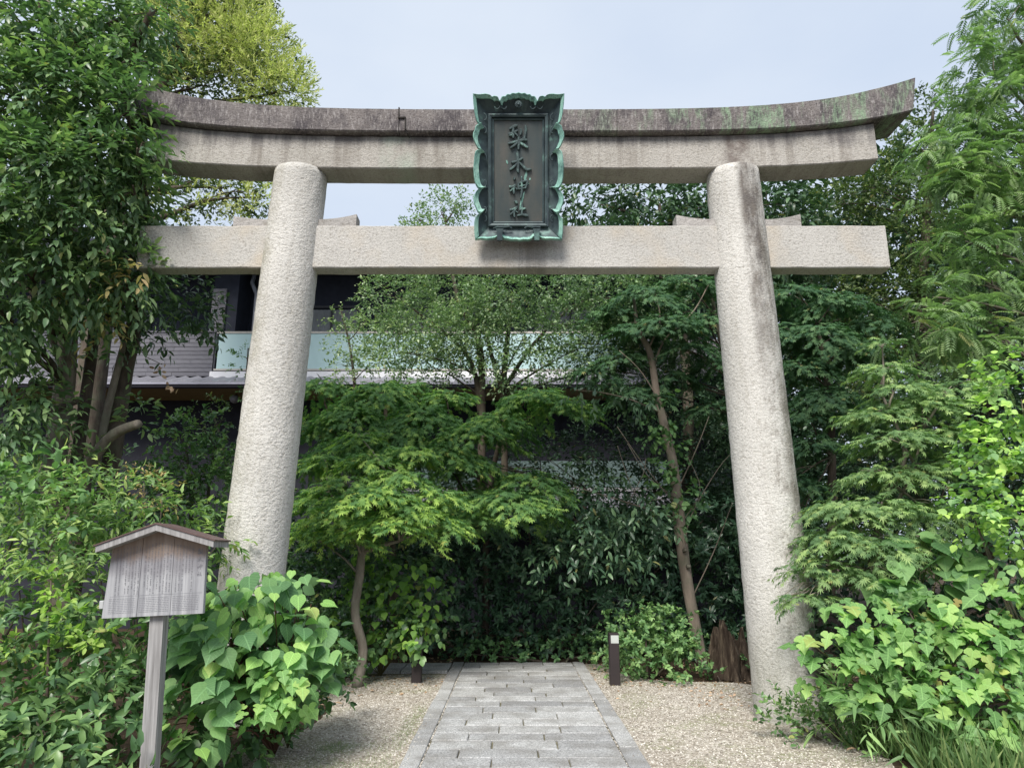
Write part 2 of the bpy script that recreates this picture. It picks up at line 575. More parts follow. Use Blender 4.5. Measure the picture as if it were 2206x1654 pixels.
def pillar(xt, xb, mat):
    b = MB()
    rings = []
    N, S = 90, 56
    z0, z1 = -0.15, 5.957
    off = np.random.default_rng(int(abs(xt) * 1000))
    nz = off.normal(0, 1, (N + 1, S))
    for i in range(N + 1):
        z = z0 + (z1 - z0) * i / N
        k = z / 6.08
        cx = xb + (xt - xb) * k
        r0 = 0.335 - 0.032 * k
        rings.append([(cx + math.cos(a) * (r0 + nz[i, q] * 0.0022), 7.64 + math.sin(a) * (r0 + nz[i, q] * 0.0022), z)
                      for q, a in ((q, 2 * math.pi * q / S) for q in range(S))])
    b.rings(rings)
    return b.build('pillar', mat, torii, smooth=True)
pillar(-2.5, -2.755, M_PILL)
pillar(2.613, 2.764, M_PILR)

# tie beam between and beyond the pillars
def beam_ring(x, y0, y1, z0, z1, e=0.012):
    return [(x, y0 + e, z0), (x, y1 - e, z0), (x, y1, z0 + e), (x, y1, z1 - e), (x, y1 - e, z1), (x, y0 + e, z1), (x, y0, z1 - e), (x, y0, z0 + e)]
def beam(name, xs, f, mat, parent=torii):
    b = MB()
    b.rings([f(x) for x in xs])
    return b.build(name, mat, parent)
jx = lambda: rnd.uniform(-0.003, 0.003)
tie = lambda x: beam_ring(x, 7.53 + jx(), 7.745, 4.74 + jx(), 5.26 + jx())
beam('tie_beam', np.linspace(-4.27, -2.53, 14), tie, M_TIE)
beam('tie_beam', np.linspace(-2.527, 2.63, 40), tie, M_TIE)
beam('tie_beam', np.linspace(2.633, 4.29, 14), tie, M_TIE)

def lift(x, a):
    t = abs(x - 0.04) / 4.7
    return a * (0.35 * t ** 3 + 0.65 * t ** 5.5)
def lint(x):
    zb = 5.94 + lift(x, 0.2)
    zt = 6.356 + lift(x, 0.285)
    return beam_ring(x, 7.45 + jx(), 7.82, zb + jx() * 0.6, zt)
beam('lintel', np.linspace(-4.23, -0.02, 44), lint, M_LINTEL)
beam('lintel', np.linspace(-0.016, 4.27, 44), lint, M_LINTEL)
def cap(x):
    zb = 6.36 + lift(x, 0.29)
    zt = 6.64 + lift(x, 0.44)
    k = max(0.0, (abs(x - 0.04) - 4.3) / 0.4)
    e = 0.012
    return [(x, 7.36 + e, zb), (x, 7.93 - e, zb), (x, 7.93, zb + e), (x, 7.98, zt - e), (x, 7.65, zt + 0.07), (x, 7.33 + e, zt), (x, 7.325 + jx(), zt - e), (x, 7.355 + jx(), zb + e)]
def cap_beam(xs):
    """the outer face is cut leaning outwards to the top"""
    b = MB()
    rings = []
    for x in xs:
        ring = cap(x)
        s = 1 if x > 0 else -1
        k = max(0.0, (abs(x - 0.04) - 4.2) / 0.5)
        zb = ring[0][2]
        rings.append([(px + s * k * 0.16 * (pz - zb), py, pz) for px, py, pz in ring])
    b.rings(rings)
    return b.build('cap_stone', M_CAP, torii)
cap_beam(np.linspace(-4.62, -1.32, 46))
cap_beam(np.linspace(-1.312, 1.22, 26))
cap_beam(np.linspace(1.226, 4.7, 46))
# the stepped scarf joint left of the plaque
jt = MB()
jt.box(-1.326, -1.312, 7.32, 7.5, 6.53, 6.655).box(-1.326, -1.235, 7.318, 7.5, 6.515, 6.53).box(-1.247, -1.235, 7.325, 7.5, 6.37, 6.516)
jt.tube([(-1.24, 7.345, 6.37), (-1.22, 7.36, 6.34), (-1.2, 7.43, 6.32)], [0.008, 0.008, 0.005], 5)
jt.build('scarf_joint', M_JOINT, torii)
# curved wedges on the tie beam, either side of each pillar
def wedge(xa, xb_, za0, za1):
    b = MB()
    rings = []
    for i in range(9):
        t = i / 8
        x = xa + (xb_ - xa) * t
        zt = 5.262 + za0 + (za1 - za0) * t ** 2.0
        y0, y1 = 7.55, 7.73
        rings.append([(x, y0, 5.262), (x, y1, 5.262), (x, y1, zt), (x, y0, zt)])
    if xb_ < xa:
        rings = rings[::-1]
    b.rings(rings)
    return b.build('wedge', M_WEDGE, torii)
wedge(-2.80, -3.22, 0.085, 0.125)
wedge(-2.24, -1.80, 0.085, 0.15)
wedge(2.34, 1.90, 0.085, 0.14)
wedge(2.92, 3.34, 0.085, 0.15)

# ------------------------------------------------------------------ bronze name plaque
g = NT('dark bronze', 0.5, 0.4, 0.25)
g.color(g.ramp(g.noise(2.2, 5, 0.6, g.co((2.5, 1, 0.6))), [(0.32, (0.045, 0.065, 0.07)), (0.55, (0.078, 0.085, 0.08)), (0.75, (0.12, 0.105, 0.092))]))
g.bump(g.noise(30, 3), 0.25, 0.004)
M_BRONZE = g.m
g = NT('frame bronze', 0.55, 0.4, 0.2)
fb = g.ramp(g.noise(7, 4, 0.6), [(0.35, (0.032, 0.05, 0.06)), (0.58, (0.06, 0.09, 0.095)), (0.75, (0.15, 0.27, 0.24))])
g.color(fb)
g.bump(g.noise(26, 3), 0.3, 0.005)
M_FRAME = g.m
g = NT('verdigris', 0.7, 0.3)
vd = g.ramp(g.noise(5, 5, 0.65, g.co((1, 1, 0.7))), [(0.3, (0.06, 0.14, 0.13)), (0.46, (0.22, 0.42, 0.36)), (0.66, (0.34, 0.55, 0.47))])
g.color(g.mix(g.math('MULTIPLY', g.ramp(g.noise(34, 3, 0.7, g.co((2, 2, 0.4))), [(0.5, 0.0), (0.62, 1.0)]), 0.7), vd, (0.07, 0.15, 0.14)))
g.bump(g.noise(40, 3), 0.4, 0.005)
M_VERD = g.m
g = NT('letter bronze', 0.55, 0.4, 0.15)
g.color(g.ramp(g.noise(16, 5, 0.7), [(0.38, (0.045, 0.065, 0.07)), (0.56, (0.08, 0.12, 0.12)), (0.7, (0.24, 0.42, 0.36))]))
g.bump(g.noise(50, 3), 0.4, 0.006)
M_LETTER = g.m

# local frame: u to the right, w up the plaque, q out of its face; it leans forward from the gate
PL_BOT = at(1117, 516, 7.36)
PL_TOP = at(1117, 204, 6.93)
PW = (PL_TOP - PL_BOT).normalized()
PU = Vector((1, 0, 0))
PQ = PU.cross(PW).normalized()               # faces the camera side
PH = (PL_TOP - PL_BOT).length
SCL = PH / 1510.0                             # metres per measuring unit (1510 units tall, 940 wide)
PC = (PL_TOP + PL_BOT) / 2 - PQ * 0.10        # middle of the face plane
def pl(a, b, q=0.0):
    """measuring units: a from the left edge 180..1120, b from the top 90..1600"""
    return PC + PU * ((a - 648) * SCL) + PW * ((845 - b) * SCL) + PQ * q
plaque = empty('name_plaque', PL_BOT, 'green patinated bronze plaque with raised characters leaning out from the gate', 'plaque')
def slabq(b, pts, q0, q1):
    n = len(pts)
    b.rings([[pl(x, y, q0) for x, y in pts], [pl(x, y, q1) for x, y in pts]])
b = MB()
slabq(b, [(330, 1455), (960, 1455), (960, 275), (330, 275)], -0.05, 0.012)
b.build('back_panel', M_BRONZE, plaque)
def moulding(x0, y0, x1, y1, w, q0, q1):
    b = MB()
    o_ = [(x0, y1), (x1, y1), (x1, y0), (x0, y0)]
    i_ = [(x0 + w, y1 - w), (x1 - w, y1 - w), (x1 - w, y0 + w), (x0 + w, y0 + w)]
    m_ = [(x0 + w * .4, y1 - w * .4), (x1 - w * .4, y1 - w * .4), (x1 - w * .4, y0 + w * .4), (x0 + w * .4, y0 + w * .4)]
    rings = [[pl(x, y, q0) for x, y in o_], [pl(x, y, q1) for x, y in o_], [pl(x, y, q1 + 0.006) for x, y in m_], [pl(x, y, q1 - .004) for x, y in i_], [pl(x, y, q0) for x, y in i_]]
    b.rings(rings, cap=False)
    return b.build('moulding', M_FRAME, plaque)
moulding(328, 272, 962, 1457, 34, 0.0, 0.055)
moulding(366, 312, 924, 1420, 22, 0.0, 0.03)

# scalloped border: inner line on the panel, outer line flaring forward, thick rim
def scallop(t, n, amp):
    return amp * abs(math.sin(math.pi * t * n))
def border(inner, outer, name='border', flare=0.105, lip=46):
    b, r = MB(), MB()
    n = len(outer)
    for i in range(n - 1):
        pass
    rows = []
    for k in range(6):
        t = k / 5
        q = 0.02 + flare * (t ** 1.6)
        rows.append([pl(a[0] + (c[0] - a[0]) * t, a[1] + (c[1] - a[1]) * t, q) for a, c in zip(inner, outer)])
    vs = [p for row in rows for p in row]
    fs = []
    for k in range(5):
        for i in range(n - 1):
            fs.append((k * n + i, k * n + i + 1, (k + 1) * n + i + 1, (k + 1) * n + i))
    b.add(vs, fs)
    # underside
    under = [[p - PQ * 0.03 for p in rows[0]], [p - PQ * 0.075 for p in rows[-1]]]
    m = len(b.v)
    b.add(under[0] + under[1], [(i + n, i + n + 1, i + 1, i) for i in range(n - 1)])
    o = b.build(name, M_FRAME, plaque, smooth=True)
    # rim: runs round the outer line
    sect = []
    c0 = (648, 845)
    for i, c in enumerate(outer):
        d = Vector((c[0] - inner[i][0], c[1] - inner[i][1]))
        d.normalize()
        pin = (c[0] - d.x * lip, c[1] - d.y * lip)
        pout = (c[0] + d.x * 10, c[1] + d.y * 10)
        q = 0.02 + flare
        sect.append([pl(*pin, q - 0.03), pl(*pin, q - 0.012), pl(*c, q + 0.02), pl(*pout, q + 0.005), pl(*pout, q - 0.07), pl(*c, q - 0.09)])
    r.rings(sect)
    r.build('rim', M_VERD, o)
    return o
def side_outline(sign):
    """outer wavy edge of a side, top to bottom, in measuring units from the photograph"""
    L = [(176, 96), (182, 200), (200, 330), (228, 392), (262, 398), (210, 425), (196, 470), (182, 500), (180, 545), (200, 600), (232, 655), (262, 664), (215, 680), (196, 720), (190, 780), (184, 840), (186, 900), (190, 960),
         (204, 1020), (232, 1060), (262, 1066), (218, 1090), (184, 1160), (186, 1215), (206, 1270), (226, 1310), (262, 1322), (222, 1345), (192, 1400), (188, 1500), (196, 1598)]
    L = [tuple(p) for p in smooth_path(L, 4)]
    return L if sign < 0 else [(1298 - x, y) for x, y in L]
for sgn in (-1, 1):
    out = side_outline(sgn)
    xin = 330 if sgn < 0 else 966
    inn = [(xin, 275 + (1455 - 275) * (y - 96) / (1598 - 96)) for x, y in out]
    if sgn < 0:
        out, inn = out[::-1], inn[::-1]
    border(inn, out)
top = [(176, 96), (240, 104), (300, 98), (350, 108), (372, 128), (395, 120), (432, 130), (452, 172), (478, 128), (512, 124), (530, 104), (560, 106), (585, 92), (620, 96), (648, 86), (676, 96), (711, 92), (736, 106), (766, 104), (784, 124), (818, 128),
       (844, 172), (864, 130), (901, 120), (924, 128), (946, 108), (996, 98), (1056, 104), (1120, 96)]
top = [tuple(p) for p in smooth_path(top, 3)]
border([(330 + (966 - 330) * (x - 176) / 944, 275) for x, y in top], top, flare=0.105, lip=40)
bot = [(196, 1598), (250, 1588), (300, 1594), (350, 1590), (400, 1580), (432, 1560), (470, 1566), (500, 1588), (540, 1594), (580, 1602), (620, 1600), (660, 1606), (700, 1600), (740, 1602), (780, 1592), (810, 1566), (850, 1560), (890, 1582), (930, 1592), (980, 1590), (1040, 1594), (1102, 1598)][::-1]
bot = [tuple(p) for p in smooth_path(bot, 3)]
border([(330 + (966 - 330) * (x - 196) / 906, 1455) for x, y in bot], bot, flare=0.09, lip=26)
# ornament: boss on the top border, scrolls, hooks at the foot
b = MB()
for k in range(12):
    a = 2 * math.pi * k / 12
    b.tube([pl(648, 195, 0.1), pl(648 + 38 * math.cos(a), 195 + 38 * math.sin(a), 0.105)], [0.006, 0.013], 5)
b.tube([pl(648, 195, 0.09), pl(648, 195, 0.125)], [0.02, 0.014], 10)
b.build('rosette', M_FRAME, plaque, smooth=True)
def scroll(cx, cy, r, a0, a1, q):
    P_ = []
    for k in range(13):
        t = k / 12
        a = a0 + (a1 - a0) * t
        rr = r * (1 - 0.75 * t)
        P_.append(pl(cx + rr * math.cos(a), cy + rr * math.sin(a) * 1.25, q))
    return P_
for cx, s in ((410, 1), (886, -1), (510, -1), (786, 1)):
    bb = MB().tube(scroll(cx, 205, 46, 0 if s > 0 else math.pi, (2.6 if s > 0 else math.pi - 2.6), 0.1), 0.006, 5)
    bb.build('scroll', M_FRAME, plaque, smooth=True)
for cy, s in ((465, -1), (750, -1), (990, 1), (1270, 1), (1390, -1), (330, -1)):
    for cx, m in ((290, 1), (1006, -1)):
        a0 = -math.pi / 2 * (1 if s < 0 else -1)
        bb = MB().tube(scroll(cx - 8 * m, cy, 44, a0, a0 + (2.9 if m * s < 0 else -2.9), 0.07), 0.007, 5)
        bb.build('scroll', M_FRAME, plaque, smooth=True)
for cx, s in ((450, 1), (840, -1)):
    bb = MB()
    slabq(bb, [(cx - 28, 1612), (cx + 28, 1612), (cx + 28, 1540), (cx + 40, 1490), (cx - 40, 1490), (cx - 28, 1540)], 0.06, 0.135)
    bb.tube([pl(cx - 70, 1480, .07), pl(cx - 30, 1468, .09), pl(cx + 40, 1470, .09), pl(cx + 100 * s, 1462, .08), pl(cx + 125 * s, 1478, .07)], [0.006, 0.01, 0.01, 0.009, 0.012], 6)
    bb.build('support_hook', M_FRAME, plaque, smooth=False)

CHARS = [
    ('pear', [[(636, 388, 17), (600, 402, 20), (552, 428, 11)], [(545, 482, 16), (590, 466, 15), (642, 442, 13)], [(594, 412, 15), (592, 470, 18), (594, 522, 14)], [(590, 474, 14), (568, 492, 13), (545, 496, 8)], [(608, 468, 12), (628, 486, 14), (642, 506, 9)],
              [(672, 425, 13), (676, 455, 16), (668, 494, 9)], [(727, 388, 14), (722, 460, 17), (708, 545, 16)], [(712, 540, 14), (690, 520, 8)],
              [(540, 580, 15), (620, 560, 16), (700, 540, 17), (740, 543, 14)], [(650, 508, 14), (652, 580, 18), (648, 642, 12)], [(642, 566, 16), (605, 598, 16), (562, 626, 9)], [(660, 566, 14), (705, 598, 20), (750, 622, 14)]]),
    ('tree', [[(640, 660, 8), (640, 690, 20), (642, 730, 20), (644, 800, 19), (642, 860, 18), (645, 884, 10)], [(575, 768, 12), (590, 776, 16), (640, 762, 14), (695, 732, 15)], [(638, 782, 14), (605, 820, 16), (556, 856, 13)], [(655, 775, 12), (695, 818, 17), (738, 852, 20), (788, 845, 7)]]),
    ('god', [[(602, 932, 12), (606, 945, 18), (602, 960, 10)], [(550, 1034, 18), (585, 1034, 14), (622, 1012, 14)], [(620, 1014, 14), (598, 1046, 14), (558, 1084, 10)], [(602, 1040, 13), (598, 1080, 16), (600, 1110, 10)], [(618, 1046, 10), (636, 1062, 11)],
             [(645, 992, 13), (650, 1030, 15), (652, 1062, 12)], [(648, 1000, 13), (695, 980, 13), (742, 968, 15)], [(744, 966, 15), (738, 1005, 16), (722, 1052, 12)], [(652, 1032, 10), (722, 1016, 10)], [(654, 1058, 11), (722, 1044, 11)], [(682, 925, 12), (684, 1020, 15), (682, 1100, 15), (672, 1155, 8)]]),
    ('shrine', [[(606, 1182, 10), (625, 1195, 20), (636, 1210, 10)], [(556, 1280, 18), (600, 1268, 13), (640, 1242, 13)], [(638, 1245, 13), (606, 1286, 14), (560, 1330, 12)], [(604, 1290, 13), (602, 1325, 15), (608, 1356, 11)], [(618, 1292, 11), (640, 1306, 10)],
                [(655, 1278, 14), (690, 1270, 13), (730, 1262, 13)], [(690, 1195, 11), (686, 1270, 15), (684, 1335, 15)], [(632, 1338, 12), (690, 1330, 14), (735, 1336, 18), (752, 1342, 10)]]),
]
def brush(b, stroke, put, hgt, k):
    """one brush stroke as a rounded raised ribbon of changing width"""
    pts_ = smooth_path(stroke, 4) if len(stroke) > 2 else [np.array(stroke[0], float) + (np.array(stroke[1], float) - np.array(stroke[0], float)) * t for t in np.linspace(0, 1, 4)]
    rings = []
    n = len(pts_)
    for i, p in enumerate(pts_):
        q = pts_[min(i + 1, n - 1)] - pts_[max(i - 1, 0)]
        L = math.hypot(q[0], q[1]) or 1
        nx, ny = -q[1] / L, q[0] / L
        w = max(3, p[2]) * k
        if i in (0, n - 1):
            w *= 0.75
        rings.append([put(p[0] + nx * w * a, p[1] + ny * w * a, hgt * h_) for a, h_ in ((1, -0.2), (0.92, 0.75), (0.45, 1.0), (-0.45, 1.0), (-0.92, 0.75), (-1, -0.2))])
    b.rings(rings)
for nm, strokes in CHARS:
    b = MB()
    for s_ in strokes:
        brush(b, s_, lambda x, y, h_: pl(x, y, 0.012 + h_), 0.03, 0.86)
    b.build('character', M_LETTER, plaque)
# the streak of verdigris run down from the second character
b = MB()
for st in ([(735, 870, 5), (730, 900, 14), (720, 950, 14), (745, 980, 8), (760, 1000, 5)], [(712, 1080, 6), (690, 1150, 14), (672, 1230, 12), (665, 1262, 6)], [(520, 750, 5), (528, 770, 11), (534, 790, 4)], [(770, 935, 4), (772, 948, 9), (766, 960, 4)]):
    brush(b, st, lambda x, y, h_: pl(x, y, 0.012 + h_), 0.004, 0.9)
b.build('verdigris_run', M_VERD, plaque)
# iron bar that holds the plaque off the beams
MB().tube([pl(648, 700, -0.05), pl(648, 700, -0.3)], 0.025, 8).build('bracket', M_FRAME, plaque)

# ------------------------------------------------------------------ apartment building behind
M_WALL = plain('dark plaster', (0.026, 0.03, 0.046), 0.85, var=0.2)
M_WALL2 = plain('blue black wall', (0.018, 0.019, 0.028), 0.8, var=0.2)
g = NT('grey siding', 0.75, 0.3)
g.color(g.mix(0.5, g.ramp(g.objrand(), [(0.0, (0.105, 0.104, 0.125)), (1.0, (0.15, 0.149, 0.172))]), g.ramp(g.noise(22, 3, 0.6, g.co((0.3, 1, 1))), [(0.3, (0.1, 0.1, 0.12)), (0.7, (0.165, 0.165, 0.19))])))
g.bump(g.noise(40, 3), 0.4, 0.006)
M_SIDING = g.m
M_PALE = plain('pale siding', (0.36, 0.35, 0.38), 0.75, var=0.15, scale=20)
g = NT('frosted glass', 0.35, 0.5)
g.color(g.ramp(g.noise(0.5, 2), [(0.3, (0.36, 0.52, 0.54)), (0.7, (0.43, 0.58, 0.6))]))
M_GLASS = g.m
M_GLASS_SHADE = plain('shade darkened grey green glass', (0.11, 0.155, 0.155), 0.3, 0.5)  # darker balcony glass: the shade on the lower storey is in its colour
M_FASCIA_SHADE = plain('shade darkened lower fascia', (0.24, 0.24, 0.26), 0.6)  # fascia greyed to carry the same painted shade
M_RAIL = plain('beige rail', (0.42, 0.4, 0.37), 0.5)
M_WHITE = plain('white fascia', (0.7, 0.7, 0.74), 0.6, var=0.05)
M_GUTTER = plain('black gutter', (0.022, 0.022, 0.032), 0.35, 0.5)
M_GUTTERLINE = plain('grey gutter edge', (0.3, 0.3, 0.37), 0.3, 0.5)
M_SOFFIT = plain('brown soffit', (0.21, 0.17, 0.085), 0.8)
g = NT('roof tile', 0.45, 0.5)
g.color(g.ramp(g.objrand(), [(0.0, (0.17, 0.17, 0.2)), (1.0, (0.29, 0.29, 0.33))]))
M_TILE = g.m
M_PIPE = plain('grey pipe', (0.22, 0.23, 0.27), 0.5)
M_WINGLASS = plain('window glass', (0.05, 0.06, 0.07), 0.1, 0.6)
M_CURTAIN = plain('grey curtain', (0.26, 0.27, 0.28), 0.9)

bld = empty('apartment_building', (0, 16, 0), 'dark apartment building with frosted glass balcony and tiled eaves behind the gate', 'building')
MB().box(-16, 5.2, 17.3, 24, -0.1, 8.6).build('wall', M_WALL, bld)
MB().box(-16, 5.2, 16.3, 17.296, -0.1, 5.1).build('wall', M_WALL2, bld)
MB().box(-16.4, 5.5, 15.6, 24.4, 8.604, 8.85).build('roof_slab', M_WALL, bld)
MB().box(-16, 5.2, 16.05, 17.296, 5.104, 5.6).build('balcony_floor', M_WALL, bld)
def courses(x0, x1, z0, z1, yf, mat, hrow=0.101, wmin=0.5, wmax=0.85):
    z = z0
    while z < z1 - 0.03:
        x = x0
        first = True
        while x < x1 - 0.01:
            w = rnd.uniform(wmin, wmax) * (rnd.uniform(0.3, 1) if first else 1)
            first = False
            xe = min(x + w, x1)
            if x1 - xe < 0.12:
                xe = x1
            pr = rnd.uniform(0.0, 0.012)
            MB().box(x + 0.002, xe - 0.002, yf - pr, yf + 0.06, z + 0.005, min(z + hrow, z1) - 0.005).build('brick', mat, bld)
            x = xe
        z += hrow
courses(-11.5, -6.98, 5.58, 6.64, 16.0, M_SIDING)
MB().box(-11.5, -6.98, 16.05, 16.2, 5.56, 6.62).build('parapet', M_WALL, bld)
MB().box(-11.5, -6.96, 15.97, 16.2, 6.642, 6.67).build('parapet_cap', M_SIDING, bld)
courses(-7.32, -6.98, 6.68, 7.9, 16.4, M_SIDING, wmin=0.34, wmax=0.35)
MB().box(-7.32, -6.72, 16.46, 17.296, 6.6, 8.6).build('pier', M_WALL, bld)
courses(2.66, 5.2, 5.58, 6.5, 16.0, M_PALE, hrow=0.09)
MB().box(2.66, 5.2, 16.05, 16.2, 5.56, 6.5).build('parapet', M_WALL, bld)
# glass balcony front
x = -6.9
while x < 2.5:
    xe = min(x + 1.9, 2.62)
    p_ = MB().box(x + 0.012, xe - 0.012, 16.0, 16.02, 5.76, 6.615).build('glass_panel', M_GLASS, bld)
    x = xe
MB().box(-6.94, 2.64, 15.985, 16.035, 6.618, 6.665).build('handrail', M_RAIL, bld)
MB().box(-6.94, 2.64, 15.985, 16.035, 5.72, 5.757).build('bottom_rail', M_RAIL, bld)
MB().box(-6.96, -6.925, 15.99, 16.03, 5.72, 6.64).build('post', M_GUTTER, bld)
MB().box(-7.0, 2.65, 15.93, 16.04, 5.53, 5.68).build('fascia', M_WHITE, bld)
# windows on the balcony wall
def window(x0, x1, z0, z1):
    f = MB().box(x0, x1, 17.24, 17.298, z1 - .06, z1).box(x0, x1, 17.24, 17.298, z0, z0 + .06).box(x0, x0 + .06, 17.24, 17.298, z0 + .06, z1 - .06).box(x1 - .06, x1, 17.24, 17.298, z0 + .06, z1 - .06).box((x0 + x1) / 2 - .03, (x0 + x1) / 2 + .03, 17.245, 17.298, z0 + .06, z1 - .06).build('window_frame', M_GUTTER, bld)
    c = MB()
    n = 40
    pts_ = [(x0 + .06 + (x1 - x0 - .12) * i / n, 17.285 - 0.02 * (0.5 + 0.5 * math.sin(i * 1.9))) for i in range(n + 1)]
    c.add([(a, b_, z0 + .06) for a, b_ in pts_] + [(a, b_, z1 - .1) for a, b_ in pts_], [(i, i + 1, i + n + 2, i + n + 1) for i in range(n)])
    c.build('curtain', M_CURTAIN, f)
window(-5.3, -3.9, 5.62, 7.75)
window(-2.9, -0.9, 5.62, 7.75)
window(0.6, 2.4, 5.62, 7.75)
window(-11.2, -9.2, 5.62, 7.75)
MB().tube([(-6.55, 17.0, 8.6), (-6.5, 16.7, 8.15), (-6.3, 16.55, 7.8), (-6.3, 16.55, 5.6)], 0.05, 10).build('downpipe', M_PIPE, bld, smooth=True)
# tiled eaves
def eave(x0, x1, zt):
    """curved pantiles in one row, gutter below, soffit behind"""
    x = x0
    while x < x1:
        w = 0.29
        b = MB()
        prof = [(0.0, 0.0), (0.05, 0.035), (0.1, 0.045), (0.15, 0.03), (0.2, 0.0), (0.26, -0.008), (0.285, 0.0)]
        up = [(x + a, 15.95, zt + 0.26 + h) for a, h in prof]
        lo = [(x + a, 15.22, zt + h) for a, h in prof]
        lob = [(x + a, 15.22, zt - 0.03) for a, h in prof]
        n = len(prof)
        b.add(up + lo + lob, [(n + i, n + i + 1, i + 1, i) for i in range(n - 1)] + [(2 * n + i, 2 * n + i + 1, n + i + 1, n + i) for i in range(n - 1)])
        b.build('roof_tile', M_TILE, bld, smooth=False)
        x += w
    MB().hexa([(x0, 15.25, zt - .04), (x1, 15.25, zt - .04), (x1, 16.0, zt + .2), (x0, 16.0, zt + .2), (x0, 15.25, zt - .02), (x1, 15.25, zt - .02), (x1, 16.0, zt + .24), (x0, 16.0, zt + .24)]).build('eave_deck', M_WALL2, bld)
    b = MB()
    sec = [(15.08, zt - .05), (15.06, zt - .09), (15.08, zt - .16), (15.14, zt - .18), (15.2, zt - .16), (15.21, zt - .05)]
    b.rings([[(xx, y_, z_) for y_, z_ in sec] for xx in (x0, x1)])
    b.build('gutter', M_GUTTER, bld)
    MB().box(x0, x1, 15.05, 15.075, zt - .1, zt - .06).build('gutter_edge', M_GUTTERLINE, bld)
    MB().hexa([(x0, 15.215, zt - .16), (x1, 15.215, zt - .16), (x1, 16.296, zt - .2), (x0, 16.296, zt - .2), (x0, 15.215, zt - .13), (x1, 15.215, zt - .13), (x1, 16.296, zt - .1), (x0, 16.296, zt - .1)]).build('soffit', M_SOFFIT, bld)
eave(-12, 3.6, 5.27)
eave(-3.5, 4.0, 2.62)
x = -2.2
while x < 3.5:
    MB().box(x + 0.012, x + 1.4, 15.9, 15.92, 3.02, 3.6).build('glass_panel', M_GLASS_SHADE, bld)
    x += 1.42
MB().box(-2.6, 3.6, 15.85, 15.93, 2.92, 3.0).build('fascia', M_FASCIA_SHADE, bld)
# lamp under the eave, round flood light
b = MB()
b.tube([(-6.25, 15.75, 5.08), (-6.25, 15.7, 5.0), (-6.25, 15.62, 4.95)], [0.02, 0.07, 0.1], 10)
b.build('flood_light', M_PIPE, bld, smooth=True)

# ------------------------------------------------------------------ bollard lamps
M_BOLL = plain('dark brown metal', (0.028, 0.021, 0.022), 0.5, 0.4)
M_LENS = plain('white lamp glass', (0.45, 0.48, 0.46), 0.3, 0.5, var=0.05)
def bollard(x, y, h, label):
    t = empty('bollard_lamp', (x, y, 0), label, 'bollard lamp', 'bollard lamps beside the path')
    r_ = 0.062
    MB().box(x - r_, x + r_, y - r_, y + r_, -0.1, h * 0.82, 0.006).build('post', M_BOLL, t)
    MB().box(x - r_ + .004, x + r_ - .004, y - r_ + .004, y + r_ - .004, h * 0.822, h - 0.012).build('lens', M_LENS, t)
    MB().box(x - r_ - 0.001, x - r_ + .02, y - r_ - .001, y + r_ + .001, h * 0.822, h - 0.012).build('lens_guard', M_BOLL, t)
    MB().box(x - r_, x + r_, y - r_, y + r_, h - 0.01, h + 0.012, 0.004).build('lid', M_BOLL, t)
bollard(1.285, 9.5, 0.6, 'dark brown bollard lamp with white lens in the clipped bush right of the path')
bollard(-1.215, 9.68, 0.56, 'dark brown bollard lamp half hidden under heart shaped leaves left of the path')

# ------------------------------------------------------------------ notice board on a post
g = NT('weathered wood', 0.85, 0.2)
gr = g.noise(1.0, 5, 0.65, g.co((40, 40, 1.6)))
w0 = g.ramp(gr, [(0.3, (0.16, 0.155, 0.155)), (0.5, (0.27, 0.265, 0.268)), (0.72, (0.4, 0.395, 0.4))])
g.color(w0)
g.bump(gr, 0.4, 0.004)
M_WOOD = g.m
g = NT('board wood', 0.85, 0.2)
gr = g.noise(1.0, 5, 0.65, g.co((34, 34, 1.3)))
w0 = g.ramp(gr, [(0.3, (0.2, 0.203, 0.222)), (0.5, (0.3, 0.305, 0.325)), (0.74, (0.43, 0.435, 0.455))])
sz = g.sep(g.tc.outputs['Object'])[2]
edge = g.math('ADD', sz, g.math('MULTIPLY', g.noise(4, 4, 0.6, g.co((2.2, 1, .6))), 0.22))
tan = band(g, edge, 1.70, 1.9, 0.05)
w0 = g.mix(g.math('MULTIPLY', tan, 0.65), w0, (0.235, 0.15, 0.085))
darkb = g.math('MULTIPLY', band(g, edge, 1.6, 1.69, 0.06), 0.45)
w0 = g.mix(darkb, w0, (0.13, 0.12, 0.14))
g.color(w0)
g.bump(gr, 0.35, 0.003)
M_BOARD = g.m
M_CAPMETAL = plain('brown metal sheet', (0.105, 0.066, 0.062), 0.5, 0.4, var=0.15)
M_INK = plain('faded ink', (0.175, 0.175, 0.195), 0.9, var=0.2)
M_LAMPBOX = plain('grey plastic', (0.4, 0.41, 0.42), 0.5)
sign = empty('notice_board', (-2.375, 5.1, 0), 'grey weathered wooden notice board with small gabled roof on a post', 'notice board')
SX, SY = -2.375, 5.1
b = MB()
b.rings([[(SX + a * w, SY + 0.035 + c * w, z) for a, c in ((-1, -1), (1, -1), (1, 1), (-1, 1))] for z, w in ((-0.3, .047), (0.6, .046), (1.3, .045))])
b.build('post', M_WOOD, sign)
def plank(xa0, xa1, xb0, xb1, zb, ztl, ztr):
    b = MB()
    y0, y1 = SY - 0.04 - 0.012, SY - 0.012
    b.hexa([(SX + xb0, y0, zb), (SX + xb1, y0, zb), (SX + xb1, y1, zb), (SX + xb0, y1, zb), (SX + xa0, y0, ztl), (SX + xa1, y0, ztr), (SX + xa1, y1, ztr), (SX + xa0, y1, ztl)])
    return b.build('plank', M_BOARD, sign)
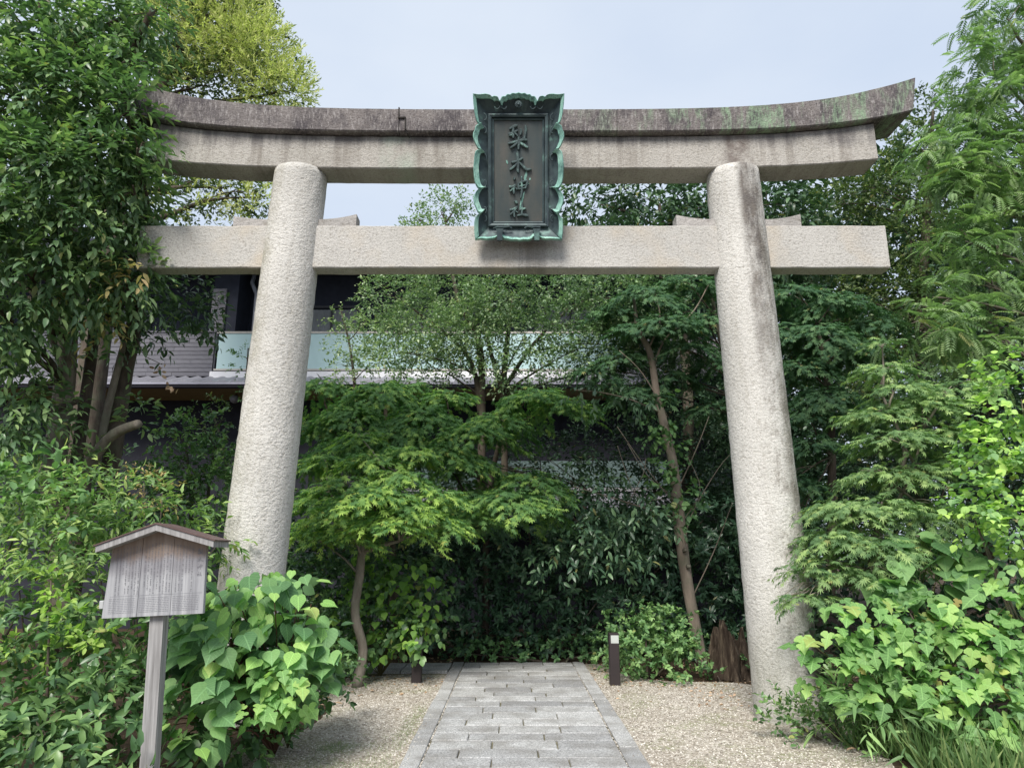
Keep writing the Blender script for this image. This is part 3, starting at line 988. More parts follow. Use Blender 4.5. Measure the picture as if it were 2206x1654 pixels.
# three boards; the top edge is hidden under the roof
ZB = 1.185
plank(-0.305, -0.105, -0.345, -0.118, ZB, 1.69, 1.735)
plank(-0.102, 0.105, -0.115, 0.103, ZB, 1.75, 1.755)
plank(0.108, 0.325, 0.106, 0.322, ZB, 1.735, 1.69)
MB().hexa([(SX - .32, SY - .01, 1.26), (SX + .3, SY - .01, 1.26), (SX + .3, SY + .02, 1.26), (SX - .32, SY + .02, 1.26), (SX - .32, SY - .01, 1.32), (SX + .3, SY - .01, 1.32), (SX + .3, SY + .02, 1.32), (SX - .32, SY + .02, 1.32)]).build('batten', M_WOOD, sign)
# roof: two boards with a metal sheet on each
AP = 1.79
def roof_half(s):
    xa, xe = SX + 0.015, SX + 0.015 + s * 0.39
    ze = 1.662
    c = [(xa, AP), (xe, ze)]
    b = MB()
    ys0, ys1 = SY - 0.15, SY + 0.16
    t = 0.042
    b.rings([[(xa, ys0, AP - t), (xa, ys1, AP - t), (xa, ys1, AP), (xa, ys0, AP)], [(xe, ys0, ze - t), (xe, ys1, ze - t), (xe, ys1, ze), (xe, ys0, ze)]] if s > 0 else [[(xe, ys0, ze - t), (xe, ys1, ze - t), (xe, ys1, ze), (xe, ys0, ze)], [(xa, ys0, AP - t), (xa, ys1, AP - t), (xa, ys1, AP), (xa, ys0, AP)]])
    o = b.build('roof_board', M_WOOD, sign)
    e = 0.012
    b = MB()
    q = [(xa, AP), (xe + s * 0.012, ze - 0.004)]
    if s < 0:
        q = q[::-1]
    b.rings([[(x_, ys0 - .008, z_ + .002), (x_, ys1 + .01, z_ + .002), (x_, ys1 + .01, z_ + .011), (x_, ys0 - .008, z_ + .011)] for x_, z_ in q])
    b.build('roof_sheet', M_CAPMETAL, o)
roof_half(1)
roof_half(-1)
# faded writing: vertical columns above, level lines below
ink = MB()
yf = SY - 0.0533
def dash(x0, x1, z0, z1):
    ink.add([(SX + x0, yf, z0), (SX + x1, yf, z0), (SX + x1, yf, z1), (SX + x0, yf, z1)], [(0, 1, 2, 3)])
x = 0.235
while x > -0.29:
    if min(abs(x + 0.104), abs(x - 0.107)) > 0.012:
        z, zend = 1.665 - abs(x) * 0.12, 1.335 + (rnd.random() < 0.3) * rnd.uniform(0, 0.15)
        while z > zend:
            if rnd.random() < 0.9:
                s = 0.0095
                for _ in range(3):
                    a = rnd.uniform(-.3, .3) * s
                    if rnd.random() < 0.5:
                        dash(x - s / 2, x + s / 2, z - s / 2 + a, z - s / 2 + a + 0.0016)
                    else:
                        dash(x + a, x + a + 0.0016, z - s / 2, z + s / 2)
            z -= 0.0135
    x -= 0.021
z = 1.305
dash(-0.3, 0.31, 1.322, 1.3235)
while z > 1.205:
    for a0, a1 in ((-0.305, -0.13), (-0.105, 0.09), (0.115, 0.29)):
        x = a0
        while x < a1:
            w = rnd.uniform(0.008, 0.025)
            dash(x, min(x + w, a1), z, z + 0.0026)
            x += w + 0.004
    z -= 0.0115
ink.build('faded_text', M_INK, sign)
# the title at the right edge, the same four characters as on the plaque
b = MB()
for i, (nm, strokes) in enumerate(CHARS):
    top_ = (388, 660, 925, 1182)[i]
    for s_ in strokes:
        brush(b, s_, lambda x, y, h_: Vector((SX + 0.285 + (x - 645) * 0.00017, SY - 0.0525 - h_, 1.618 - i * 0.052 - (y - top_) * 0.00017)), 0.001, 0.75)
b.build('title_characters', M_INK, sign)
MB().box(SX - .375, SX - .345, SY - .04, SY + .02, 1.245, 1.3, 0.004).build('lamp_box', M_LAMPBOX, sign)
sign.rotation_euler = (0, math.radians(-2.6), math.radians(3))

# ------------------------------------------------------------------ foliage kit
def leaf_tmpl(profile, fold=0.25, droop=0.15, width=1.0):
    """leaf of length 1 along y: midrib and both edges; returns V, F (tris), uv"""
    mid = [(0, t) for t, w in [(0, 0)] + profile + [(1, 0)]]
    ts = [0] + [t for t, w in profile] + [1]
    V, uv = [], []
    for t in ts:
        V.append((0, t, -droop * t * t))
        uv.append((0.5, t))
    n = len(ts)
    L, R = [], []
    for t, w in profile:
        V.append((-w * width, t + 0.02, -droop * t * t + fold * w * width))
        uv.append((0.5 - w, t))
        L.append(len(V) - 1)
        V.append((w * width, t + 0.02, -droop * t * t + fold * w * width))
        uv.append((0.5 + w, t))
        R.append(len(V) - 1)
    F = [(0, 1, L[0]), (0, R[0], 1)]
    for i in range(len(profile) - 1):
        F += [(i + 1, i + 2, L[i + 1]), (i + 1, L[i + 1], L[i]), (i + 1, R[i], R[i + 1]), (i + 1, R[i + 1], i + 2)]
    F += [(n - 2, n - 1, L[-1]), (n - 2, R[-1], n - 1)]
    return np.array(V, float), np.array(F), np.array(uv, float)

def star_tmpl(lobes, lens, half=0.105, droop=0.2):
    """palmate maple leaf: narrow lobes from one point"""
    V, F = [(0, 0, 0)], []
    for a, l in zip(lobes, lens):
        d = np.array((math.sin(a), math.cos(a)))
        s = np.array((d[1], -d[0]))
        m = d * l * 0.45
        i = len(V)
        V += [(*(m + s * half * l), 0.02), (*(d * l), -droop * l * l), (*(m - s * half * l), 0.02)]
        F += [(0, i, i + 1), (0, i + 1, i + 2)]
    V = np.array(V, float)
    return V, np.array(F), V[:, :2] + 0.5

def pinnate_tmpl(pairs=8, ll=0.33, w=0.05, droop=0.4):
    V, F = [], []
    def leaflet(o, d, l):
        d = np.array(d) / np.linalg.norm(d)
        s = np.array((d[1], -d[0], 0))
        i = len(V)
        tip = o + d * l + np.array((0, 0, -0.3 * l))
        m = o + d * l * 0.4
        V.extend([o, m + s * w, tip, m - s * w])
        F.extend([(i, i + 1, i + 2), (i, i + 2, i + 3)])
    for k in range(pairs):
        t = 0.15 + 0.75 * k / (pairs - 1)
        o = np.array((0, t, -droop * t * t))
        l = ll * (1 - 0.4 * abs(t - 0.45))
        leaflet(o, (-1, 0.55, 0.0), l)
        leaflet(o, (1, 0.55, 0.0), l)
    leaflet(np.array((0, 0.92, -droop * 0.85)), (0, 1, 0), ll * 0.8)
    V = np.array(V, float)
    return V, np.array(F), V[:, :2] + 0.5

def blade_tmpl(w=0.03, droop=0.5, n=4):
    V, F = [], []
    for i in range(n):
        t = i / n
        ww = w * (1 - t * 0.6)
        z = -droop * t * t
        V += [(-ww, t * (1 - 0.12 * t), z), (ww, t * (1 - 0.12 * t), z)]
    V.append((0, 0.9, -droop))
    for i in range(n - 1):
        a = 2 * i
        F += [(a, a + 1, a + 3), (a, a + 3, a + 2)]
    F.append((2 * n - 2, 2 * n - 1, 2 * n))
    V = np.array(V, float)
    return V, np.array(F), V[:, :2] + 0.5

T_LANCE = leaf_tmpl([(0.28, 0.185), (0.66, 0.16)], 0.3, 0.3)
T_OVAL = leaf_tmpl([(0.28, 0.25), (0.7, 0.22)], 0.28, 0.12)
T_PLAIN = leaf_tmpl([(0.45, 0.26)], 0.28, 0.12)
T_SPIKE = leaf_tmpl([(0.45, 0.14)], 0.3, 0.25)
T_NARROW = leaf_tmpl([(0.3, 0.15), (0.66, 0.12)], 0.3, 0.25)
T_ROUND = leaf_tmpl([(0.12, 0.27), (0.4, 0.42), (0.72, 0.26)], 0.15, 0.2)
T_HEART = leaf_tmpl([(0.02, 0.3), (0.22, 0.47), (0.48, 0.42), (0.78, 0.17)], 0.16, 0.25)
T_MAPLE = star_tmpl([-1.9, -1.2, -0.58, 0, 0.58, 1.2, 1.9], [0.42, 0.68, 0.9, 1.0, 0.9, 0.68, 0.42])
T_MAPLE5 = star_tmpl([-1.35, -0.65, 0, 0.65, 1.35], [0.6, 0.88, 1.0, 0.88, 0.6], 0.125)
T_PIN = pinnate_tmpl()
T_BLADE = blade_tmpl()
T_BAMBOO = leaf_tmpl([(0.2, 0.07), (0.55, 0.065)], 0.3, 0.3)

def heart_big(seed, lobed=False):
    """large heart-shaped leaf with a wavy edge; lobed: deep bays like a mulberry leaf"""
    r_ = random.Random(seed)
    V, F, uv = [(0, 0, 0), (0, 0.33, 0.0), (0, 0.66, -0.05), (0, 1.05, -0.2)], [], [(0.5, 0), (0.5, 0.33), (0.5, 0.66), (0.5, 1)]
    if lobed:
        prof = [(-0.13, 0.1), (-0.1, 0.3), (0.1, 0.45), (0.24, 0.42), (0.33, 0.2), (0.42, 0.19), (0.46, 0.36), (0.6, 0.33), (0.8, 0.15)]
    else:
        prof = [(-0.1, 0.08), (-0.11, 0.24), (0.0, 0.4), (0.18, 0.48), (0.38, 0.46), (0.58, 0.34), (0.78, 0.17), (0.92, 0.05)]
    ids = {}
    for s in (-1, 1):
        ids[s] = []
        for y, x in prof:
            x2 = x * (1 + r_.uniform(-.06, .06))
            y2 = y + r_.uniform(-.015, .015)
            z = 0.14 * abs(x) - 0.18 * max(0, y) ** 2 - 0.25 * x * x + r_.uniform(-.012, .012)
            V.append((s * x2, y2, z))
            uv.append((0.5 + s * x2, y2))
            ids[s].append(len(V) - 1)
    mids = [0, 1, 2, 3]
    for s in (-1, 1):
        q = ids[s]
        near = [0 if V[i][1] < 0.2 else (1 if V[i][1] < 0.5 else 2) for i in q]
        tri = []
        for i in range(len(q) - 1):
            tri.append((near[i], q[i], q[i + 1]))
            if near[i + 1] != near[i]:
                tri.append((near[i], q[i + 1], near[i + 1]))
        tri.append((2, q[-1], 3))
        if near[-1] == 1:
            tri.append((1, q[-1], 2))
        F += [(a, b_, c) if s < 0 else (a, c, b_) for a, b_, c in tri]
    return np.array(V, float), np.array(F), np.array(uv, float)

LEAF_GAIN = 1.85
def leafmat(name, dark, mid, tip, rough=0.5, spec=0.35, trans=0.28, single=False, veins=False):
    g = NT(name, rough, spec)
    def tune(c):
        lum = 0.3 * c[0] + 0.6 * c[1] + 0.1 * c[2]
        c = [x + (lum - x) * 0.07 for x in c]
        return tuple(min(0.75, x * LEAF_GAIN * k) for x, k in zip(c, (1.0, 1.0, 1.08)))
    dark, mid, tip = tune(dark), tune(mid), tune(tip)
    t = g.objrand() if single else g.attr('tone')
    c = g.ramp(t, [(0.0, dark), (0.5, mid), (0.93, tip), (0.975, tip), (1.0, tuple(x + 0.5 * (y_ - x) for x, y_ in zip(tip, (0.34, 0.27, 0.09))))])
    n = g.noise(9, 2)
    c = g.mix(0.5, c, g.ramp(n, [(0.3, (0.75, 0.78, 0.75)), (0.7, (1.2, 1.15, 1.05))]), 'MULTIPLY')
    if veins:
        u = g.sep(g.tc.outputs['UV'])
        dx = g.math('ABSOLUTE', g.math('SUBTRACT', u[0], 0.5))
        rib = g.ramp(dx, [(0.0, 1.0), (0.014, 1.0), (0.03, 0.0)])
        side_ = g.math('FRACT', g.math('MULTIPLY', g.math('SUBTRACT', u[1], g.math('MULTIPLY', dx, 0.75)), 6.5))
        sv = g.ramp(g.math('ABSOLUTE', g.math('SUBTRACT', side_, 0.5)), [(0.0, 1.0), (0.05, 0.4), (0.1, 0.0)])
        vv = g.math('MAXIMUM', rib, sv)
        c = g.mix(g.math('MULTIPLY', vv, 0.4), c, tuple(min(1, x * 1.8 + 0.03) for x in mid))
        g.bump(vv, -0.35, 0.01)
    g.color(c)
    tr = g.n.new('ShaderNodeBsdfTranslucent')
    g.put(tr.inputs['Color'], g.mix(1.0, c, (1.2, 1.5, 0.75), 'MULTIPLY'))
    mx = g.n.new('ShaderNodeMixShader')
    mx.inputs['Fac'].default_value = trans
    out = g.n['Material Output']
    g.l.new(g.p.outputs['BSDF'], mx.inputs[1])
    g.l.new(tr.outputs['BSDF'], mx.inputs[2])
    g.l.new(mx.outputs[0], out.inputs['Surface'])
    return g.m

def barkmat(name, a, b_, scale=9):
    g = NT(name, 0.9, 0.15)
    n = g.noise(1.0, 5, 0.65, g.co((scale, scale, scale * 0.3)))
    c = g.ramp(n, [(0.32, a), (0.68, b_)])
    c = g.mix(g.math('MULTIPLY', g.ramp(g.noise(4, 4), [(0.5, 0.0), (0.65, 1.0)]), 0.4), c, (0.12, 0.14, 0.09))
    g.color(c)
    g.bump(n, 0.8, 0.02)
    return g.m

M_BARK = barkmat('grey brown bark', (0.12, 0.102, 0.082), (0.27, 0.24, 0.2))
M_BARKD = barkmat('dark bark', (0.05, 0.04, 0.033), (0.125, 0.1, 0.08))
M_BARKS = barkmat('smooth pale bark', (0.15, 0.122, 0.098), (0.29, 0.24, 0.195), 5)
M_TWIG = plain('green twig', (0.12, 0.11, 0.05), 0.8)
M_REDTWIG = plain('red petiole', (0.11, 0.055, 0.038), 0.7)

DENS = 1.7
class Cloud:
    """gathers leaves as arrays: position, direction, normal, size, tone"""
    def __init__(self):
        self.a = []
    def put(self, P, D, N, S, T):
        self.a.append((P, D, N, S, T))
    def arrays(self):
        return [np.concatenate(x) for x in zip(*self.a)]
    def count(self):
        return sum(len(x[0]) for x in self.a)

def build_leaves(cl, tm, name, mat, parent):
    P, D, N, S, T = cl.arrays()
    V0, F0, UV0 = tm
    D = norm(D)
    X = norm(np.cross(D, N))
    Z = np.cross(X, D)
    w = RNG.uniform(0.85, 1.12, len(P))[:, None, None]
    V = P[:, None, :] + S[:, None, None] * (V0[None, :, 0:1] * X[:, None, :] * w + V0[None, :, 1:2] * D[:, None, :] + V0[None, :, 2:3] * Z[:, None, :])
    n, k = len(P), len(V0)
    F = (F0[None] + (np.arange(n) * k)[:, None, None]).reshape(-1, 3)
    V = V.reshape(-1, 3) - np.array(origin(parent))[None]
    me = raw_mesh(name, V, F, np.repeat(T, k), np.tile(UV0, (n, 1)) if tm is not T_MAPLE else None, smooth=True)
    o = link(name, me, mat, parent, kind='stuff')
    TRI[0] += len(F)
    return o
TRI = [0]

def sprays(cl, P, D, k, L, size, spread=0.9, droop=0.25, up=0.7, tone=(0.1, 0.6), tipb=0.3, jit=0.35, hang=0.0, whorl=False, face=0.25):
    """at each point P a twig along D with k leaves"""
    n = len(P)
    D = norm(D)
    Up = np.tile(np.array((0, 0, 1.0)), (n, 1))
    tone0 = RNG.uniform(tone[0], tone[1], n)
    for j in range(k):
        t = (j + 1) / k if not whorl else 0.7 + 0.3 * j / k
        pos = P + D * (L * t * RNG.uniform(0.8, 1.15, (n, 1)))
        pos[:, 2] -= droop * L * t * t
        N = norm(Up * up + RNG.normal(0, jit, (n, 3)) + D * face)
        B = norm(np.cross(D, N))
        if whorl:
            a = 2 * math.pi * j / k + RNG.uniform(-0.3, 0.3, n)
            W = np.cross(B, D)
            ld = D * 0.55 + B * np.cos(a)[:, None] + W * np.sin(a)[:, None]
            N = norm(D + Up * 0.4 + RNG.normal(0, jit * 0.6, (n, 3)))
        else:
            a = 0.0 if j == k - 1 else (spread if j % 2 else -spread)
            ld = D * math.cos(a) + B * math.sin(a)
        ld = ld + RNG.normal(0, jit * 0.5, (n, 3))
        ld[:, 2] -= hang
        sz = size * RNG.uniform(0.5, 1.2, n) * (1 - 0.2 * abs(t - 0.5))
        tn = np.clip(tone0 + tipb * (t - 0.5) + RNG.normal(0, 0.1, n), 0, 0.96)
        tn = np.where(RNG.random(n) < 0.012, 1.0, tn)
        cl.put(pos, ld, N, sz, tn)

def ball_points(c, r, n, shell=0.55):
    d = norm(RNG.normal(0, 1, (n, 3)))
    rad = (shell + (1 - shell) * RNG.random(n)) ** 0.7
    rad = np.where(RNG.random(n) < 0.25, RNG.random(n) ** 0.5, rad)
    rr = np.array(r)[None]
    lump = 1 + 0.22 * np.sin(d[:, :1] * 5.3 + c[0] * 7) * np.cos(d[:, 2:] * 4.7 + c[2] * 5)
    return np.array(c)[None] + d * rr * rad[:, None] * lump, norm(d / rr)

def clump_world(cs):
    """(px, py, Y, rx, ry[, depth factor]) in photograph pixels -> centre and radii in metres"""
    out = []
    for c in cs:
        px, py, Y, rx, ry = c[:5]
        k = mpp(px, py, Y)
        dp = c[5] if len(c) > 5 else 1.0
        out.append((np.array(at(px, py, Y)), (rx * k, max(rx, ry) * k * 0.8 * dp, ry * k)))
    return out

def crown(cl, cs, dens, **kw):
    """fills clumps with sprays; dens = sprays per square metre of clump outline"""
    out = kw.pop('out', 0.8)
    lift_ = kw.pop('lift', 0.15)
    side_ = kw.pop('jdir', 0.45)
    for c, r in clump_world(cs):
        n = max(6, int(DENS * dens * math.pi * r[0] * r[2]))
        P, d = ball_points(c, r, n)
        D = d * out + RNG.normal(0, side_, (n, 3)) + np.array((0, 0, lift_))
        ok = P[:, 2] > 0.08
        P, D = P[ok], D[ok]
        sprays(cl, P, D, **{**kw, 'tone': kw.get('tone', (0.1, 0.6))})

def limbs(b, start, cs, r0, r1=0.012, mid_lift=0.2, sub=3, seg=6):
    """branches from points on the trunk to every clump, with sub-branches"""
    for c, r in clump_world(cs):
        c = Vector(c)
        s = min(start, key=lambda p: (Vector(p) - c).length + 0.6 * abs(p[2] - (c.z - 0.6)))
        s = Vector(s)
        d = c - s
        L = d.length
        m1 = s + d * 0.35 + Vector((rnd.uniform(-.1, .1), rnd.uniform(-.1, .1), mid_lift * 0.3)) * L * 0.5
        m2 = s + d * 0.7 + Vector((rnd.uniform(-.08, .08), rnd.uniform(-.08, .08), mid_lift * 0.4)) * L * 0.4
        pts_ = smooth_path([tuple(s), tuple(m1), tuple(m2), tuple(c)], 3)
        rr = np.linspace(r0, r1, len(pts_))
        b.tube(pts_, list(rr), seg, True)
        for k in range(sub):
            a = Vector(norm(RNG.normal(0, 1, 3)))
            e = c + Vector((a.x * r[0], a.y * r[1], a.z * r[2])) * 0.75
            q = Vector(pts_[-1 - rnd.randint(1, 4)])
            mm = (q + e) / 2 + Vector((0, 0, 0.05 * L))
            b.tube(smooth_path([tuple(q), tuple(mm), tuple(e)], 2), [r1 * 1.2, r1, r1 * .8, r1 * .6, r1 * .4], 5, True)

def trunk_px(pts, n=4):
    """control points (px, py, Y, width px) -> smooth world path and radii"""
    P_, R_ = [], []
    for px, py, Y, w in pts:
        v = at(px, py, Y)
        P_.append((*v, w * mpp(px, py, Y) / 2))
    S_ = smooth_path(P_, n)
    return [tuple(p[:3]) for p in S_], [max(0.003, p[3]) for p in S_]

def ground_of(px, py):
    cx, cy = (px - 1103) / FPX, (827 - py) / FPX
    t = -EYE / (SP + cy * CP)
    return Vector((cx * t, t * (CP - cy * SP), 0))

#@@PLANTS@@
# ------------------------------------------------------------------ leaf colours
L_LEFT = leafmat('glossy evergreen leaf', (0.034, 0.068, 0.032), (0.072, 0.13, 0.054), (0.16, 0.225, 0.08), 0.36, 0.55, 0.3)
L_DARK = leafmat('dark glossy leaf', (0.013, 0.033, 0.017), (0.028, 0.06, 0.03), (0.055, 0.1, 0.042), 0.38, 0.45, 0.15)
L_CHES = leafmat('dark small leaf', (0.025, 0.045, 0.015), (0.055, 0.085, 0.028), (0.11, 0.14, 0.04), 0.45, 0.4, 0.25)
L_BLOS = leafmat('yellow blossom', (0.15, 0.18, 0.05), (0.29, 0.305, 0.105), (0.4, 0.4, 0.17), 0.8, 0.1, 0.35)
L_PIN = leafmat('soft pinnate leaf', (0.055, 0.1, 0.044), (0.115, 0.18, 0.074), (0.19, 0.26, 0.105), 0.55, 0.3, 0.35)
L_SMALL = leafmat('small grey green leaf', (0.05, 0.09, 0.045), (0.115, 0.175, 0.085), (0.21, 0.265, 0.12), 0.4, 0.45, 0.25)
L_MAPB = leafmat('bright maple leaf', (0.03, 0.075, 0.028), (0.065, 0.14, 0.042), (0.2, 0.29, 0.055), 0.6, 0.25, 0.4)
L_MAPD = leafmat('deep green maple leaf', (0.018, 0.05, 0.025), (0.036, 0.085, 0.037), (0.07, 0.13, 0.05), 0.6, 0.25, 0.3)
L_MAPG = leafmat('soft green maple leaf', (0.045, 0.092, 0.038), (0.1, 0.168, 0.065), (0.2, 0.275, 0.095), 0.6, 0.25, 0.35)
L_HEDGE = leafmat('hedge leaf', (0.016, 0.042, 0.022), (0.032, 0.074, 0.037), (0.062, 0.12, 0.054), 0.32, 0.5, 0.12)
L_AZA = leafmat('bush leaf', (0.03, 0.07, 0.025), (0.06, 0.13, 0.042), (0.13, 0.22, 0.07), 0.5, 0.35, 0.25)
L_NAN = leafmat('nandina leaf', (0.04, 0.085, 0.03), (0.1, 0.175, 0.055), (0.24, 0.31, 0.09), 0.5, 0.35, 0.35)
L_SHRUB = leafmat('shrub leaf', (0.022, 0.055, 0.02), (0.052, 0.11, 0.035), (0.12, 0.2, 0.055), 0.36, 0.5, 0.22)
L_KATS = leafmat('heart leaf', (0.06, 0.13, 0.022), (0.13, 0.25, 0.035), (0.22, 0.36, 0.06), 0.55, 0.3, 0.4, single=True)
L_MAL = leafmat('large heart leaf', (0.04, 0.095, 0.038), (0.075, 0.155, 0.055), (0.13, 0.235, 0.075), 0.55, 0.3, 0.35, single=True, veins=True)
L_MALB = leafmat('young large leaf', (0.11, 0.225, 0.055), (0.16, 0.285, 0.065), (0.24, 0.35, 0.1), 0.55, 0.3, 0.4, single=True, veins=True)
L_MUL = leafmat('lobed leaf', (0.06, 0.135, 0.04), (0.115, 0.215, 0.06), (0.2, 0.305, 0.08), 0.55, 0.3, 0.38, single=True, veins=True)
L_YELL = leafmat('yellowed leaf', (0.16, 0.15, 0.04), (0.19, 0.16, 0.045), (0.2, 0.14, 0.05), 0.6, 0.25, 0.35, single=True)
L_VINE = leafmat('round leaf', (0.05, 0.11, 0.045), (0.105, 0.195, 0.07), (0.24, 0.36, 0.07), 0.5, 0.35, 0.3)
L_GRASS = leafmat('grass blade', (0.035, 0.075, 0.022), (0.065, 0.115, 0.035), (0.15, 0.19, 0.07), 0.5, 0.3, 0.35)
L_BAM = leafmat('bamboo grass leaf', (0.05, 0.1, 0.035), (0.1, 0.18, 0.06), (0.19, 0.29, 0.1), 0.5, 0.35, 0.3)
L_DEAD = leafmat('dead leaf', (0.16, 0.1, 0.06), (0.24, 0.16, 0.1), (0.34, 0.24, 0.16), 0.8, 0.15, 0.2)
L_RUST = leafmat('rust tinted leaf', (0.16, 0.13, 0.05), (0.27, 0.22, 0.08), (0.33, 0.24, 0.12), 0.6, 0.25, 0.35)

# ------------------------------------------------------------------ big evergreen tree on the left
lt = empty('broadleaf_tree', (*ground_of(150, 1330).xy, 0), 'tall glossy evergreen tree with several slim trunks overhanging the left end of the gate', 'tree')
lt.location = (-5.6, 8.3, 0)
TR = [
    ([(110, 1100, 8.3, 52), (122, 960, 8.3, 44), (140, 820, 8.3, 40), (148, 660, 8.3, 36), (150, 480, 8.2, 30), (120, 250, 8.0, 22), (100, 0, 7.9, 14)], M_BARK),
    ([(152, 1090, 8.5, 26), (178, 900, 8.5, 24), (200, 740, 8.5, 22), (205, 620, 8.4, 18), (220, 420, 8.3, 12)], M_BARKD),
    ([(225, 1090, 8.6, 40), (245, 960, 8.6, 36), (270, 800, 8.6, 32), (296, 680, 8.5, 30), (312, 560, 8.4, 22), (300, 380, 8.2, 14)], M_BARKD),
    ([(208, 1000, 8.4, 14), (232, 880, 8.4, 16), (262, 760, 8.4, 13), (285, 660, 8.4, 9), (292, 570, 8.3, 6)], M_BARK),
]
tp = []
for ctl, mt in TR:
    p_, r_ = trunk_px(ctl)
    tp += p_[len(p_) // 3:]
    MB().tube(p_, r_, 12, jit=0.03).build('trunk', mt, lt, smooth=True)
p_, r_ = trunk_px([(165, 1030, 8.35, 30), (200, 985, 8.3, 26), (245, 935, 8.2, 22), (294, 914, 8.1, 19), (297, 913, 8.1, 17)])
MB().tube(p_, r_, 10, jit=0.04).build('cut_limb', M_BARK, lt, smooth=True)
b = MB()
for ctl in ([(60, 640, 8.1, 10), (100, 690, 8.2, 14), (130, 780, 8.3, 16)], [(20, 600, 8.0, 8), (80, 640, 8.1, 12), (118, 720, 8.2, 14)], [(330, 20, 7.6, 14), (300, 80, 7.7, 13), (270, 150, 7.9, 10), (250, 230, 8.0, 8)], [(85, -20, 7.5, 6), (84, 55, 7.5, 4)], [(172, -20, 7.5, 6), (176, 60, 7.5, 4)]):
    p_, r_ = trunk_px(ctl)
    b.tube(p_, r_, 7)
LC = [(-20, 150, 7.0, 80, 120), (-30, 450, 6.9, 80, 120), (-20, 650, 7.1, 70, 100), (60, 60, 7.3, 130, 90), (190, 70, 7.7, 100, 90), (290, 30, 7.7, 80, 60), (50, 220, 7.0, 110, 90), (170, 190, 7.2, 90, 80), (235, 280, 7.4, 85, 100), (60, 370, 6.9, 110, 90), (165, 350, 7.1, 90, 90), (262, 380, 7.5, 62, 90),
      (110, 480, 7.1, 110, 70), (60, 590, 7.2, 100, 80), (230, 500, 7.6, 90, 60), (175, 610, 7.7, 90, 60), (268, 590, 7.5, 70, 50), (10, 720, 7.3, 60, 70), (40, 850, 7.5, 50, 60), (10, 940, 7.5, 50, 60), (310, 640, 7.9, 40, 30), (296, 320, 7.0, 30, 45), (278, 240, 7.1, 34, 45), (286, 400, 7.2, 34, 40), (276, 170, 7.3, 30, 36), (275, 130, 7.5, 50, 60)]
limbs(b, tp, LC, 0.045, 0.012)
b.build('branches', M_BARKD, lt, smooth=True, kind='stuff')
cl = Cloud()
crown(cl, LC, 115, k=8, L=0.36, size=0.135, spread=0.6, droop=0.5, up=0.9, tone=(0.1, 0.75), tipb=0.35, hang=0.3, jit=0.3)
# leafy shoots off the trunks lower down
crown(cl, [(230, 720, 8.2, 30, 50), (130, 900, 8.0, 45, 60), (180, 1010, 8.2, 45, 30), (120, 760, 8.1, 40, 50), (285, 900, 8.3, 25, 40), (80, 1000, 7.9, 70, 50)], 70, k=6, L=0.25, size=0.13, tone=(0.3, 0.8), hang=0.2)
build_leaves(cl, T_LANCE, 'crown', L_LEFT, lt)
cl = Cloud()
crown(cl, [(310, 700, 8.4, 50, 40), (395, 650, 8.5, 70, 50), (430, 690, 8.5, 40, 35), (350, 610, 8.4, 60, 25)], 100, k=6, L=0.28, size=0.12, tone=(0.3, 0.9), hang=0.2)
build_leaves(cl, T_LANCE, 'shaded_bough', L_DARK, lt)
cl = Cloud()
crown(cl, [(190, 640, 7.6, 60, 30), (220, 690, 7.8, 35, 25), (295, 585, 7.3, 36, 26)], 60, k=6, L=0.25, size=0.11, tone=(0.2, 0.8), hang=0.3)
build_leaves(cl, T_LANCE, 'yellowing_leaves', L_RUST, lt)
# dead leaves caught on a thread
cl = Cloud()
for px, py in ((349, 795), (368, 832)):
    P = np.array(at(px, py, 8.2))[None] + RNG.normal(0, 0.035, (7, 3))
    cl.put(P, RNG.normal(0, 1, (7, 3)) - np.array((0, 0, 1.0)), RNG.normal(0, 1, (7, 3)), np.full(7, 0.07), RNG.random(7))
build_leaves(cl, T_OVAL, 'dead_leaves', L_DEAD, lt)
p0, p1 = at(300, 690, 8.4), at(349, 785, 8.2)
MB().tube(smooth_path([tuple(p0), tuple((p0 + p1) / 2 + Vector((-.1, 0, -.12))), tuple(p1)], 3), 0.004, 4).build('hanging_twig', M_BARKD, lt)

# ------------------------------------------------------------------ blossoming tree behind the gate
bt = empty('blossoming_tree', (*at(215, 700, 12.6).xy, 0), 'big dark leaved tree covered with pale yellow blossom behind the left of the gate', 'tree')
b = MB()
tb = at(215, 700, 12.6)
p_ = smooth_path([(tb.x, 12.6, -0.1), (tb.x, 12.6, 4), tuple(at(250, 420, 12.7)), tuple(at(330, 220, 12.9)), tuple(at(400, 60, 13)), tuple(at(430, -120, 13))], 5)
r_ = list(np.linspace(0.3, 0.08, len(p_)))
b.tube(p_, r_, 12, jit=0.03)
BC = [(420, 60, 13, 120, 90), (490, 20, 13, 75, 80), (555, 115, 12.9, 60, 65), (500, 150, 12.8, 90, 60), (350, 90, 13.1, 90, 90), (600, 200, 12.8, 62, 40), (420, 190, 12.9, 90, 40), (330, 190, 13, 60, 60), (470, -80, 13, 130, 100), (350, -60, 13, 120, 100),
      (390, 420, 12.9, 80, 45), (480, 405, 12.8, 75, 50), (555, 425, 12.7, 42, 48), (330, 330, 13, 80, 80), (440, 310, 13.2, 110, 60), (560, 300, 13, 70, 60), (520, 40, 13, 40, 60)]
limbs(b, p_[8:], BC, 0.07, 0.015)
b.build('trunk', M_BARKD, bt, smooth=True)
cl = Cloud()
crown(cl, BC, 62, k=7, L=0.3, size=0.115, tone=(0.1, 0.7), hang=0.15, droop=0.2)
build_leaves(cl, T_PLAIN, 'crown', L_CHES, bt)
cl = Cloud()
